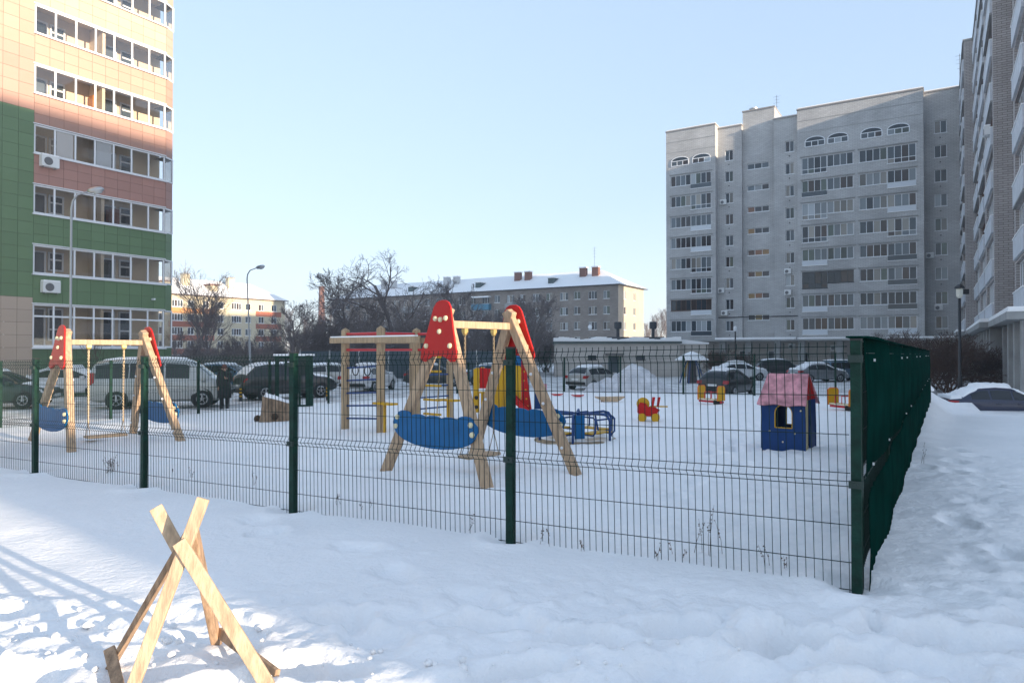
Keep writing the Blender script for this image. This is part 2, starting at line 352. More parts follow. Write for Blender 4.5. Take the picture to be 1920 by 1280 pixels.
# ------------------------------------------------------------------ building kit
GRID = math.atan2(-.53, .848)            # facades that look at the camera: local x to the right, y inward
GRID2 = math.atan2(.848, .53)            # facades at the left that look to the right: local x away
_cache = {}
def box_mesh(w, d, h, m):
    k = ('box', round(w, 3), round(d, 3), round(h, 3), m.name)
    if k not in _cache: _cache[k] = MB().box(0, 0, 0, w, d, h).mesh('panel', m)
    return _cache[k]
def wall_grid(mb, x0, x1, z0, z1, ops, y=0, depth=.25):
    xs = sorted({x0, x1, *[min(max(v, x0), x1) for o in ops for v in (o[0], o[1])]}); zs = sorted({z0, z1, *[v for o in ops for v in (o[2], o[3])]})
    for i in range(len(xs)-1):
        for j in range(len(zs)-1):
            cx, cz = (xs[i]+xs[i+1])/2, (zs[j]+zs[j+1])/2
            if any(o[0] < cx < o[1] and o[2] < cz < o[3] for o in ops): continue
            mb.add([(xs[i], y, zs[j]), (xs[i+1], y, zs[j]), (xs[i+1], y, zs[j+1]), (xs[i], y, zs[j+1])], [(0, 1, 2, 3)])
    for a, b, c, d in ops:
        mb.add([(a, y, c), (b, y, c), (b, y, d), (a, y, d), (a, y+depth, c), (b, y+depth, c), (b, y+depth, d), (a, y+depth, d)],
               [(0, 4, 5, 1), (1, 5, 6, 2), (2, 6, 7, 3), (3, 7, 4, 0)])
def shell(mb, x0, x1, y0, y1, z0, z1, front=False):
    """the other walls and the roof of a block whose front is a wall_grid"""
    v = [(x0,y0,z0),(x1,y0,z0),(x1,y1,z0),(x0,y1,z0),(x0,y0,z1),(x1,y0,z1),(x1,y1,z1),(x0,y1,z1)]
    f = [(1,2,6,5),(2,3,7,6),(3,0,4,7),(4,5,6,7)]
    if front: f.append((0,1,5,4))
    mb.add(v, f)
def window(parent, x, z, w, h, y=.12, cols=2, split=0, fm=None, pm=None, sill=True, name='window', bar=.06, glass=None, widths=None):
    fm = fm or WHITE; k = ('win', round(w, 3), round(h, 3), cols, round(split, 3), fm.name, sill, bar)
    xsn = [0]
    for i in range(cols): xsn.append(xsn[-1]+w/cols)
    if k not in _cache:
        mb = MB(); t = .07
        mb.box(0, 0, 0, w, t, bar).box(0, 0, h-bar, w, t, h)
        for i, xx in enumerate(xsn):
            a = xx if i == 0 else xx-bar*(1 if i == cols else .5); mb.box(a, .001, bar, a+bar, t-.001, h-bar)
        if split: mb.box(bar, .002, split-bar/2, w-bar, t-.002, split+bar/2)
        if sill: mb.box(-.06, -.16, -.07, w+.06, .02, -.005)
        _cache[k] = mb.mesh('window_frame', fm)
    f = link(name, _cache[k], parent, (x, y, z))
    for i in range(cols):
        for s in range(2 if split else 1):
            z0 = bar*.8 if s == 0 else split+bar*.4; z1 = (split-bar*.4) if (split and s == 0) else h-bar*.8
            m = glass or random.choice(pm or PANES)
            a = xsn[i]+bar*.5; b = xsn[i+1]-bar*.5
            link('pane', box_mesh(b-a, .012, z1-z0, m), f, (a, .03, z0))
    return f
def ac_unit(label, loc, rz, group='air conditioner boxes on the walls'):
    t = thing('air_conditioner', label, 'air conditioner', loc, rz, group)
    if 'ac' not in _cache:
        b = MB().box(-.4, -.32, 0, .4, -.02, .55).mesh('casing', mat('ac_white', (.72, .72, .70), .5))
        g = MB().lathe([(.2, 0), (.2, .012), (.17, .018), (.04, .018)], 18, Matrix.Translation((-.1, -.322, .27)) @ Matrix.Rotation(R(90), 4, 'X')).mesh('fan_grille', mat('ac_grille', (.14, .14, .145), .6))
        k = MB().box(-.3, -.3, -.05, -.26, .1, 0).box(.26, -.3, -.05, .3, .1, 0).mesh('bracket', STEEL)
        s = MB().box(-.38, -.33, .55, .38, 0, .62).mesh('snow_cap', SNOWCAP)
        _cache['ac'] = (b, g, k, s)
    for nme, m in zip(('casing', 'fan_grille', 'bracket', 'snow_cap'), _cache['ac']): link(nme, m, t)
    return t
def antenna(parent, x, y, z, h=2.2):
    mb = MB().tube([(x, y, z), (x, y, z+h)], .025, 5)
    for k, l in ((.95, .9), (.85, .7), (.75, .8), (.62, .5)): mb.tube([(x-l/2, y, z+h*k), (x+l/2, y, z+h*k)], .014, 4)
    mb.build('antenna', BLACK, parent)

# ------------------------------------------------------------------ new tower at the left, clad in panels
T_GREEN = mat('green_cladding', hx('#627d5a'), .42, var=.06, vscale=.6, objvar=.06)
T_GREEND = mat('dark_green_cladding', hx('#516b4e'), .42, var=.06, vscale=.6, objvar=.06)
T_PINK = mat('dusty_pink_cladding', hx('#ab8074'), .45, var=.05, vscale=.6, objvar=.06)
T_SALMON = mat('salmon_cladding', hx('#b08878'), .45, var=.05, vscale=.6, objvar=.06)
T_PEACH = mat('peach_cladding', hx('#ae917e'), .45, var=.05, vscale=.6, objvar=.06)
T_CREAM = mat('cream_cladding', hx('#b3a18d'), .45, var=.05, vscale=.6, objvar=.06)
T_BEIGE = mat('beige_cladding', hx('#b3a190'), .5, var=.05, vscale=.6, objvar=.06)
T_CORE = mat('cladding_joint', hx('#4a4238'), .8)
T_IN = mat('loggia_plaster', hx('#dcc8ac'), .85)
TX, TY = -23.76, 33.8
tower = thing('apartment_tower', 'tall new apartment tower clad in green, pink and cream panels, at the left', 'building', (TX, TY, 0), GRID2)
sills = [1.6]+[5.27+3.0*i for i in range(7)]; tops = [3.77]+[s+1.45 for s in sills[1:]]
ops = [(0, 6.8, a, b) for a, b in zip(sills, tops)]
mb = MB(); wall_grid(mb, -14, 6.8, -1.5, 27, ops, 0, .12); shell(mb, -14, 6.8, 1.62, 13, -1.5, 27)
# corner facet, solid bands only
lv = [(-1.5, sills[0])]+[(tops[i], sills[i+1]) for i in range(7)]+[(tops[7], 27)]
FX, FY = 7.42, .34
for a, b in lv:
    mb.add([(6.8, 0, a), (FX, FY, a), (FX, FY+.9, a), (6.8, FY+.9, a), (6.8, 0, b), (FX, FY, b), (FX, FY+.9, b), (6.8, FY+.9, b)], [(0,1,5,4),(1,2,6,5),(4,5,6,7),(3,2,1,0)])
mb.build('wall', T_CORE, tower)
def band_mat(z):
    return T_GREEND if z < 2 else T_GREEN if z < 9.6 else T_PINK if z < 12.6 else T_SALMON if z < 15.6 else T_PEACH if z < 18.6 else T_CREAM
rest = {}
def tile(x, z, w_, h, m):
    if x < -1.5 or z > 24:
        rest.setdefault(m.name, MB()).box(x, -.03, z, x+w_, -.001, z+h); return
    link('cladding_panel', box_mesh(w_, .03, h, m), tower, (x, -.031, z))
g = .012; tw = 6.8/10
for a, b in lv:
    n = max(1, round((b-a)/.6)); hh = (b-a)/n
    for j in range(n):
        z = a+j*hh; m = band_mat(z+.2)
        for i in range(10): tile(i*tw+g/2, z+g/2, tw-g, hh-g, m)
        fm = MB(); dx, dy = FX-6.8, FY; l = math.hypot(dx, dy); nx_, ny_ = dy/l*.03, -dx/l*.03
        fm.prism([(6.81, z+g/2), (FX-.01, z+g/2), (FX-.01, z+hh-g/2), (6.81, z+hh-g/2)], 0, 0)
        vs = []
        for o_ in (.002, 1):
            for px_, pz_ in ((0.02, z+g/2), (.98, z+g/2), (.98, z+hh-g/2), (.02, z+hh-g/2)):
                vs.append((6.8+dx*px_+nx_*o_, dy*px_+ny_*o_, pz_))
        MB().add(vs, [(4,5,6,7),(0,4,7,3),(1,2,6,5),(3,7,6,2),(0,1,5,4)]).build('cladding_panel', m, tower)
nrow = 46; hh = (27+1.5)/nrow
for j in range(nrow):
    z = -1.5+j*hh
    m = T_BEIGE if z < 3.7 else T_GREEN if z < 13.15 else T_SALMON if z < 16.2 else T_PEACH
    for i in range(20): tile(-(i+1)*tw+g/2, z+g/2, tw-g, hh-g, m)
for k_, mb_ in rest.items(): stuff(mb_.build('cladding', MATS[k_], tower))
for i, (a, b) in enumerate(zip(sills, tops)):
    # loggia room behind the glazing
    mi = MB(); mi.add([(0,.12,a),(6.8,.12,a),(FX-.02,FY,a),(FX-.02,1.6,a),(0,1.6,a),(0,.12,b+.35),(6.8,.12,b+.35),(FX-.02,FY,b+.35),(FX-.02,1.6,b+.35),(0,1.6,b+.35)], [(4,3,8,9),(0,4,9,5),(5,9,8,7,6)])
    mi.add([(0,.121,a-.4),(FX-.05,.8,a-.4),(FX-.05,1.6,a-.4),(0,1.6,a-.4)], [(0,1,2,3)])
    mi.box(3.35, .2, a-.4, 3.5, 1.6, b+.3)
    mi.build('loggia', T_IN, tower)
    for xx in (.5, 1.35, 4.05, 5.0):
        dn = -.3 if xx in (.5, 4.05) else .35
        window(tower, xx, a+dn, .75, b-a-dn-.1, 1.5, 1, .6 if dn > 0 else 0, sill=False, name='inner_window', bar=.09, pm=PANES[:3])
    f = window(tower, 0, a, 6.8, b-a, .02, 7, (b-a)*.72 if i == 0 else 0, name='loggia_glazing', bar=.085, glass=GLASS)
    # corner glazing
    fm = MB(); gm = MB()
    for (ax, ay), (bx, by) in (((6.8, .02), (FX, FY)), ((FX, FY), (FX, FY+.85))):
        for zz in (a, b-.085): fm.beam((ax, ay, zz+.042), (bx, by, zz+.042), .07, .085)
        fm.box(bx-.04, by-.04, a+.001, bx+.04, by+.04, b-.001)
        gm.add([(ax, ay, a), (bx, by, a), (bx, by, b), (ax, ay, b)], [(0, 1, 2, 3)])
    fr = fm.build('corner_glazing', WHITE, tower); gm.build('pane', GLASS, fr)
    MB().box(-.03, -.075, a-.06, 6.83, -.032, a-.008).build('sill', WHITE, tower)
    MB().box(-.05, -.05, b+.004, 6.83, -.032, b+.05).build('head_trim', WHITE, tower)
# filled-in panels of one storey (white blinds behind the glass)
for j in (1, 3): MB().box(j*6.8/7+.09, .07, sills[3]+.09, (j+1)*6.8/7-.09, .1, tops[3]-.09).build('white_panel', mat('infill_white', (.7, .72, .73), .4), tower)
for fl, j, cm in ((4, 3, mat('orange_cupboard', (.55, .2, .03), .5)), (2, 4, mat('red_cupboard', (.18, .05, .02), .5))):
    MB().box(j*6.8/7+.35, 1.0, sills[fl]-.3, (j+1)*6.8/7-.12, 1.45, sills[fl]+1.1).build('cupboard', cm, tower)
MB().box(.0, -.12, 1.6, 2.9, -.032, 1.72).build('snow_cap', SNOWCAP, tower)
window(tower, -2.2, 0.2, 1.0, 3.0, -.02, 1, 2.2)
def tloc(x, y, z): 
    c, s = math.cos(GRID2), math.sin(GRID2); return (TX+c*x-s*y, TY+s*x+c*y, z)
ac_unit('white air conditioner on the pink panels of the tower under a third floor window', tloc(.62, -.03, 10.65), GRID2)
ac_unit('white air conditioner on the green panels of the tower above the ground floor', tloc(.72, -.03, 4.35), GRID2)
t = thing('security_camera', 'small white security camera on the green tower wall', 'camera', tloc(6.0, -.03, 4.3), GRID2)
MB().box(-.05, -.35, 0, .05, -.1, .1).build('housing', WHITE, t); MB().box(-.02, -.11, .03, .02, 0, .07).build('arm', STEEL, t)

# ------------------------------------------------------------------ grey brick block at the right
gx0, gy0 = 21.2, 92.0
gb = thing('apartment_block', 'grey brick high-rise with glazed loggias and arched top windows at the back', 'building', (gx0, gy0, 0), GRID)
Z0 = 3.85; ST = 2.75; BASE = 2.75
def gloc(x, y, z):
    c, s = math.cos(GRID), math.sin(GRID); return (gx0+c*x-s*y, gy0+s*x+c*y, z)
sect = [  # x0, x1, y offset, top
    ('A', 0, 6.56, -1.1, 30.45), ('B', 6.56, 9.6, 0, 30.1), ('S', 9.6, 13.5, .55, 31.9), ('D', 13.5, 16.4, 0, 30.1), ('E', 16.4, 29.5, -1.1, 30.4), ('F', 29.5, 38, 1.2, 30.6)]
WHITEP = mat('white_balcony_panel', (.62, .65, .68), .5); BROWNP = mat('brown_balcony_panel', (.10, .04, .025), .6)
BLACKF = mat('dark_frame', (.03, .035, .04), .5); BROWNF = mat('brown_frame', (.12, .06, .035), .6)
drops = []
def loggia(x, n, yo, w_, side):
    """one glazed loggia; half of it (side) reaches lower"""
    z = Z0+n*ST; k = random.random(); dk = .55
    fm = WHITE if k < .84 else BROWNF if k < .94 else BLACKF
    pm = PANES if k < .84 else [PANES[3], PANES[6], PANES[0], PANES[3]]
    if random.random() < .3: pm = [random.choice(PANES), random.choice(PANES)]
    cols = 8; half = w_/2
    lo = x if side < 0 else x+half; hi = x+half if side < 0 else x
    window(gb, hi, z, half-.02, 1.42, yo+.10, 4, 0, fm, pm)
    st = random.random()
    if st < .4:
        window(gb, lo, z-dk, half-.02, 1.42+dk, yo+.06, 4, dk, fm, pm)
    else:
        window(gb, lo, z, half-.02, 1.42, yo+.08, 4, 0, fm, pm, sill=False)
        link('balcony_panel', box_mesh(half-.02, .06, dk, WHITEP if st < .8 else BROWNP if fm is not WHITE else PANES[1]), gb, (lo, yo-.05, z-dk))
        link('sill', box_mesh(half+.04, .1, .06, SNOWCAP), gb, (lo-.03, yo-.09, z-dk-.065))
    link('lintel', box_mesh(w_+.3, .12, .09, CONC), gb, (x-.15, yo-.1, z+1.5))
    return [(lo, lo+half-.02, z-dk, z+1.42), (hi, hi+half-.02, z, z+1.42)]
def arch_window(x, z, w_, yo):
    n = 14; pts = [(0, 0), (w_, 0), (w_, .62)]+[(w_/2+w_/2*math.cos(math.pi*i/n), .62+.52*math.sin(math.pi*i/n)) for i in range(1, n)]+[(0, .62)]
    mb = MB().prism(pts, -.02, -.005)
    pane = None
    fr = MB(); ring = pts+[pts[0]]
    for p, q in zip(ring[:-1], ring[1:]): fr.beam((p[0], -.03, p[1]), (q[0], -.03, q[1]), .06, .09, (0, 1, 0))
    for xx in (w_/3, 2*w_/3): fr.box(xx-.04, -.055, 0, xx+.04, -.021, .62)
    fr.box(0, -.054, .58, w_, -.021, .66)
    f = fr.build('arched_window', WHITE, gb, loc=(x, yo, z))
    for i in range(3): link('pane', box_mesh(w_/3-.1, .012, .52, random.choice(PANES)), f, (i*w_/3+.05, -.04, .05))
    mb.build('fanlight', PANES[0], f)
for nm, a, b, yo, top in sect:
    mb = MB(); ops = []
    if nm == 'A':
        for n in range(8): ops += loggia(a+.62, n, yo, 5.4, 1)
        arch_window(a+.75, Z0+8*ST-.05, 2.3, yo); arch_window(a+3.6, Z0+8*ST-.05, 2.3, yo)
    if nm == 'E':
        for n in range(8):
            ops += loggia(a+.5, n, yo, 5.6, -1); ops += loggia(a+6.7, n, yo, 5.7, 1)
        for xx in (.9, 3.4, 6.9, 9.6): arch_window(a+xx, Z0+8*ST-.05, 2.15, yo)
    if nm in 'BD':
        xx = a+.95 if nm == 'B' else a+1.35
        for n in range(9):
            ops.append((xx, xx+1.0, Z0+n*ST, Z0+n*ST+1.35)); window(gb, xx, Z0+n*ST, 1.0, 1.35, yo+.14, 2)
            link('vent_hole', box_mesh(.14, .02, .14, BLACK), gb, (xx+.4, yo-.015, Z0+n*ST-.6))
    if nm == 'F':
        for n in range(9):
            ops.append((a+1.0, a+2.2, Z0+n*ST, Z0+n*ST+1.4)); window(gb, a+1.0, Z0+n*ST, 1.2, 1.4, yo+.14, 2)
            link('vent_hole', box_mesh(.14, .02, .14, BLACK), gb, (a+1.5, yo-.015, Z0+n*ST-.6))
    if nm == 'S':
        for n in range(8):
            z = Z0+1.35+n*ST; ops.append((a+.55, a+3.2, z, z+.72)); window(gb, a+.55, z, 2.65, .72, yo+.14, 3, pm=PANEWARM if n < 6 else PANES)
    wall_grid(mb, a, b, BASE, top, ops, yo, .3); shell(mb, a, b, yo, 19, BASE, top)
    mb.build('wall', G_BRICK, gb)
    MB().box(a-.06, yo-.1, top+.004, b+.06, 19, top+.16).build('parapet', mat('parapet_metal', (.30, .27, .25), .6), gb)
    if nm != 'S': MB().box(a+.05, yo+.1, top+.165, b-.05, 13, top+.32).build('roof_snow', SNOWCAP, gb)
    # floor-slab joints that show as lines
    if nm in 'AE':
        for zz in (27.6, 29.0): link('slab_edge', box_mesh(b-a, .03, .05, CONC), gb, (a, yo-.02, zz))
MB().lathe([(.45, 0), (.45, .9), (.55, .95), (.55, 1.1)], 14, Matrix.Translation((10.4, 3, 31.9))).build('roof_vent', STEEL, gb)
antenna(gb, 13.3, 3, 30.2, 4.0); antenna(gb, 33, 3, 30.6, 4.4)
MB().box(33.4, 3, 30.7, 38, 12, 33.5).build('lift_house', G_BRICK, gb)
# ground floor under the slab
mb = MB(); ops = []
for i in range(9):
    xx = 1.5+i*3.6
    if i % 3 == 1: ops.append((xx, xx+1.1, -1.2, 1.1)); window(gb, xx, -1.2, 1.1, 2.3, 2.1, 1, 1.7, mat('blue_door', (.06, .14, .20), .5), sill=False)
    else: ops.append((xx, xx+1.5, -.1, 1.3)); window(gb, xx, -.1, 1.5, 1.4, 2.1, 2)
wall_grid(mb, 0, 38, -1.6, BASE, ops, 2.0, .3); mb.build('ground_floor_wall', PLASTER, gb)
for xx in (0, 3.1, 7.0, 10.2, 13.6, 16.4, 20.6, 25, 29.3): MB().box(xx, -1.05, -1.6, xx+.7, -.3, BASE-.21).build('pier', CONC, gb)
MB().box(-.2, -2.2, BASE-.2, 38, 2.4, BASE-.004).build('canopy', CONC, gb); MB().box(6.7, -2.15, BASE-.003, 16.3, -.02, BASE+.24).build('canopy_snow', SNOWCAP, gb)
MB().box(16.5, -2.15, BASE-.003, 37, -1.13, BASE+.2).build('canopy_snow', SNOWCAP, gb)
MB().tube([(6.6, -.15, 5.6), (13, -.05, 5.6), (16.5, -.15, 5.6)], .06, 6).build('pipe', BLACK, gb)
for x_, z_, l in ((7.3, 20.2, 'under the seventh storey window beside the left loggias'), (7.0, 8.8, 'left of a window low on the second column of windows'), (7.4, 5.9, 'lowest one on the narrow brick strip'),
                  (15.1, 10.8, 'under a window right of the stairwell, upper one'), (15.1, 8.2, 'under a window right of the stairwell, lower one')):
    ac_unit('air conditioner on grey high-rise, '+l, gloc(x_, -.01, z_), GRID)
ac_unit('air conditioner in the shaded recess at the right end of the high-rise, upper one', gloc(30.0, 1.19, 11.8), GRID); ac_unit('air conditioner in the shaded recess at the right end of the high-rise, lower one', gloc(30.8, 1.19, 5.9), GRID)
ac_unit('air conditioner on the ground floor wall under the high-rise canopy', gloc(15.2, 1.99, 1.6), GRID); ac_unit('air conditioner on the ground floor wall near the green sheeted fence', gloc(20.0, 1.99, 1.4), GRID)

# ------------------------------------------------------------------ brick wing along the right edge
rx0, ry0 = 25.75, 34.8
RZ = math.atan2(-.848, -.53)         # local x towards the camera, y inward (to the right)
rb = thing('brick_wing', 'tall buff brick apartment wing on concrete pillars along the right edge', 'building', (rx0, ry0, 0), RZ)
LOGW = mat('white_loggia_panel', (.55, .57, .60), .6, var=.1, vscale=2); CANOP = 3.2
blocks = [(5.5, -1.0, 0, 'n'), (-8, -34, -.45, 'm'), (-34, -60, -1.2, 'f')]
for hi, lo, yo, tg in blocks:
    mb = MB(); ops = []; L = hi-lo; nb = max(1, round(L/8)); bw = L/nb
    for i in range(nb):
        xa = lo+i*bw+.8; xb = lo+(i+1)*bw-.8
        for n in range(10):
            z = 4.4+n*2.75
            if z+1.5 > 31: continue
            ops.append((xa, xb, z, z+1.5))
            q = random.random()
            window(rb, xa, z, xb-xa, 1.5, yo+.16, max(3, round((xb-xa)/.9)), 0, WHITE if q < .7 else BROWNF, PANES if q < .7 else [PANES[3]], sill=False)
            link('loggia_parapet', box_mesh(xb-xa+.2, .12, 1.05, LOGW), rb, (xa-.1, yo-.12, z-1.1))
            link('sill', box_mesh(xb-xa+.2, .2, .05, SNOWCAP), rb, (xa-.1, yo-.16, z-.048))
            if q > .55: link('lintel', box_mesh(xb-xa+.2, .14, .1, CONC), rb, (xa-.1, yo-.13, z+1.52))
    wall_grid(mb, lo, hi, CANOP, 30.6, ops, yo, .4); shell(mb, lo, hi, yo, 13, CANOP, 30.6)
    mb.add([(lo, yo, CANOP), (hi, yo, CANOP), (hi, 13, CANOP), (lo, 13, CANOP)], [(0, 3, 2, 1)])
    mb.build('wall', R_BRICK, rb)
    MB().box(lo-.05, yo-.1, 30.605, hi+.05, 13, 30.8).build('parapet', CONC, rb)
mb = MB(); mb.box(-8, 1.2, CANOP, -1.0, 12.9, 30.5); mb.build('recessed_wall', R_BRICK, rb)
for n in range(9): window(rb, -6, 4.4+n*2.75, 1.6, 1.4, 1.1, 2)
for hi, lo, yo, tg in blocks+[(-1.0, -8, 0, 'r')]:
    MB().box(lo+.002, yo-.8, CANOP-.35, hi-.002, 13, CANOP-.004).build('canopy', CONC, rb); MB().box(lo+.05, yo-.75, CANOP-.003, hi-.05, yo-.14, CANOP+.22).build('canopy_snow', SNOWCAP, rb)
xx = 5.0
while xx > -58:
    yo = -.45 if -34 < xx <= -8 else -1.2 if xx <= -34 else 0
    MB().box(xx-.55, yo-.25, -1.6, xx, yo+.5, CANOP-.36).build('pillar', CONC, rb, bevel=.03); xx -= 3.4
MB().box(-60, 4.2, -1.6, 5.4, 4.4, CANOP-.36).build('ground_floor_wall', CONC, rb)
ac_unit('air conditioner high on the buff brick wing at the right edge', (rx0+.53*9.3-.848*.55, ry0+.848*9.3+.53*.55, 15.0), RZ)
# unseen blocks put behind the viewpoint, sized to shade the yard
def off_block(name, label, p0, p1, q0, q1, h):
    sx, sy = math.sin(R(SUN_AZ)), -math.cos(R(SUN_AZ)); c = Vector((sx*p0+sy*q0, -sy*p0+sx*q0, 0)); t = thing(name, label, 'building', c, math.atan2(sx, sy))
    W = q1-q0; D = p1-p0; mb = MB(); ops = [(1+i*3.2, 2.4+i*3.2, 1.2+j*2.9, 2.6+j*2.9) for i in range(int((W-1)//3.2)) for j in range(int((h-1.5)//2.9))]
    wall_grid(mb, 0, W, -1.5, h, [], 0, .3)
    mb.add([(0,0,-1.5),(W,0,-1.5),(W,-D,-1.5),(0,-D,-1.5),(0,0,h),(W,0,h),(W,-D,h),(0,-D,h)], [(1,2,6,5),(2,3,7,6),(3,0,4,7),(4,5,6,7)])
    mb.build('wall', R_BRICK, t)
off_block('low_shade_block', 'unseen low brick block behind the viewpoint, put there to shade the yard', 30, 38, 2.05, 8.0, 7.3)
off_block('tall_shade_block', 'unseen tall brick block behind the viewpoint, sized to shade yard and tower', 62, 76, 7.6, 40, 30.5)

# ------------------------------------------------------------------ five-storey brick house in the middle
cx0, cy0 = 19-.848*72, 122+.53*72
cb = thing('brick_house', 'long grey brick five-storey house with snowy hip roof and red chimneys', 'building', (cx0, cy0, 0), GRID)
L, D, EV = 72, 12.4, 13.2
mb = MB(); ops = []
nb = 24
for i in range(nb):
    xx = 1.2+i*2.95
    for n in range(5):
        z = 11.0-n*2.8-.3; st = i % 6 == 3
        w_ = 1.3 if i % 2 else 1.7
        if st: z += .1
        ops.append((xx, xx+w_, z, z+1.45)); window(cb, xx, z, w_, 1.45, .14, 2 if w_ < 1.5 else 3, pm=PANES)
wall_grid(mb, 0, L, -2, EV, ops, 0, .3)
eops = [(2.5+i*4.6, 3.6+i*4.6, 10.7-n*2.8, 12.1-n*2.8) for i in range(2) for n in range(5)]
me_ = MB(); wall_grid(me_, 0, D, -2, EV, eops, 0, .25)
ew = me_.build('end_wall', mat('end_wall_brick', hx('#b5a896'), .9, var=.08, vscale=.7), cb, loc=(L, 0, 0)); ew.rotation_euler = (0, 0, R(90))
for i in range(2):
    for n in range(5):
        f = window(cb, L-.12, 10.7-n*2.8, 1.1, 1.4, 2.5+i*4.6, 1, name='end_window'); f.rotation_euler = (0, 0, R(90))
mb.add([(0,0,-2),(0,D,-2),(0,D,EV),(0,0,EV),(L,D,-2),(L,D,EV)], [(0,3,2,1),(1,2,5,4)])
mb.build('wall', C_BRICK, cb)
rf = MB(); o = .6; RG = 16.7
rv = [(-o,-o,EV+.003),(L+o,-o,EV+.003),(L+o,D+o,EV+.003),(-o,D+o,EV+.003),(6,D/2,RG),(L-6,D/2,RG)]
rf.add(rv, [(0,1,5,4),(1,2,5),(2,3,4,5),(3,0,4),(0,3,2,1)]); ro = rf.build('roof', SNOWCAP, cb)
MB().box(-o-.05,-o-.05,EV-.12,L+o+.05,D+o+.05,EV-.001).build('eaves', BLACK, cb)
for x_ in (12, 14.8, 30, 32.6, 48, 50.4, 62.6, 65.2):
    y_ = 3.4; z_ = EV+(RG-EV)*(y_+o)/(D/2+o)
    MB().box(x_, y_, z_-.6, x_+1.3, y_+.9, z_+1.7).build('chimney', BRICKRED if x_ > 40 else mat('whitewashed_chimney', (.5, .5, .5), .9), ro)
    MB().box(x_-.08, y_-.08, z_+1.702, x_+1.38, y_+.98, z_+1.9).build('chimney_snow', SNOWCAP, ro)
for x_ in (22, 40, 57):
    z_ = EV+(RG-EV)*.35; MB().box(x_, 1.2, z_-.5, x_+1.2, 3, z_+.75).build('dormer', mat('dormer_wood', (.06, .09, .09), .6), ro); MB().box(x_-.15, 1.0, z_+.752, x_+1.35, 3.3, z_+.95).build('dormer_snow', SNOWCAP, ro)
antenna(cb, 65, 5, 16, 5)
t = MB().box(0, -1.0, 0, 4.2, -.02, 1.2).build('balcony', mat('blue_balcony', (.05, .2, .3), .5), cb, loc=(40.5, 0, 9.4))
MB().box(0, -1.05, 2.5, 4.2, -.02, 2.75).build('balcony_snow', SNOWCAP, t)
for x_, z_ in ((48.5, 9.4), (54, 6.6), (30, 6.6), (22, 9.4)): MB().box(0, -1.0, 0, 3, -.02, 1.1).build('balcony', CONC, cb, loc=(x_, 0, z_))
MB().lathe([(.42, 0), (.42, .05), (.1, .12)], 16, Matrix.Translation((66.6, -.3, 5.6)) @ Matrix.Rotation(R(90), 4, 'X')).build('satellite_dish', WHITE, cb)

# ------------------------------------------------------------------ cream and orange house behind the left trees
ob = thing('striped_house', 'cream five-storey house with orange and red brick bands behind the bare trees', 'building', (-52-.6*46, 156-.8*46, 0), math.atan2(.8, .6))
OC = mat('cream_render', hx('#cbbfa3'), .9, var=.05); OO = mat('orange_render', hx('#c48c57'), .9); OB = mat('red_render', hx('#a3634d'), .9, var=.08)
L, D, EV = 46, 12, 12.6
mb = MB(); ops = []
for i in range(14):
    for n in range(5):
        xx = 1.0+i*3.2; z = 10.0-n*2.75; w_ = 2.3 if i % 4 == 2 else 1.4
        ops.append((xx, xx+w_, z, z+1.5)); window(ob, xx, z, w_, 1.5, .14, 4 if w_ > 2 else 2, bar=.12, pm=PANES[:4])
wall_grid(mb, 0, L, -2, EV, ops, 0, .3); shell(mb, 0, L, 0, D, -2, EV); mb.build('wall', OC, ob)
for i in range(14):
    for n in range(4):
        z = 10.0-n*2.75-1.2
        if (i//3) % 2 == 0 or i == 13: link('band', box_mesh(3.19, .06, 1.1, OO if (n == 0 and i < 9) else OB), ob, (.3+i*3.2, -.061, z))
rf = MB(); rf.add([(-.6,-.6,EV),(L+.6,-.6,EV),(L+.6,D+.6,EV),(-.6,D+.6,EV),(-.6,D/2,16.4),(L-5,D/2,16.4)], [(0,1,5,4),(1,2,5),(2,3,4,5),(3,0,4)]); ro = rf.build('roof', SNOWCAP, ob)
MB().box(-.65,-.65,EV-.16,L+.65,D+.65,EV-.004).build('eaves', mat('eaves_brown', (.2, .13, .08), .8), ob)
for x_ in (14, 24, 34): MB().box(x_, 3, 13.8, x_+1.4, 4.2, 17.0).build('chimney', OC, ro); MB().box(x_-.1, 2.9, 17.004, x_+1.5, 4.3, 17.25).build('chimney_cap', CONC, ro)
for x_ in (19, 29): MB().box(x_, 1.4, 13.2, x_+1.6, 4, 15.0).build('dormer', OC, ro); MB().box(x_-.2, 1.2, 15.004, x_+1.8, 4.2, 15.3).build('dormer_roof', BRICKRED, ro)

# ------------------------------------------------------------------ low service building
lb = thing('service_building', 'low beige single-storey building with snowy flat roof and vents', 'building', (4.0, 64, 0), R(-3))
L = 11.6; mb = MB(); ops = [(5.0, 6.0, -1.2, .9)]
ops += [(3.1, 3.9, .55, .95), (7.6, 8.4, .55, .95)]
window(lb, 5.0, -1.2, 1.0, 2.1, .1, 1, fm=mat('green_door', (.03, .10, .07), .5), sill=False, pm=[PANES[1]])
for xx in (3.1, 7.6): window(lb, xx, .55, .8, .4, .1, 1, fm=BLACKF, pm=[PANES[0]], bar=.04)
wall_grid(mb, 0, L, -1.6, 2.05, ops, 0, .25); shell(mb, 0, L, 0, 8, -1.6, 2.05); mb.build('wall', PLASTER, lb)
MB().box(-.15, -.25, 2.052, L+.15, 8.2, 2.25).build('roof_edge', mat('roof_edge_green', (.05, .08, .075), .6), lb)
sm = MB()
n_ = 24
for i in range(n_):
    x_ = -.1+i*(L+.2)/n_; h_ = .22+.12*math.sin(i*.9)+.08*random.random()
    sm.box(x_, -.18, 2.252, x_+(L+.2)/n_, 8.1, 2.3+h_)
sm.build('roof_snow', SNOWCAP, lb)
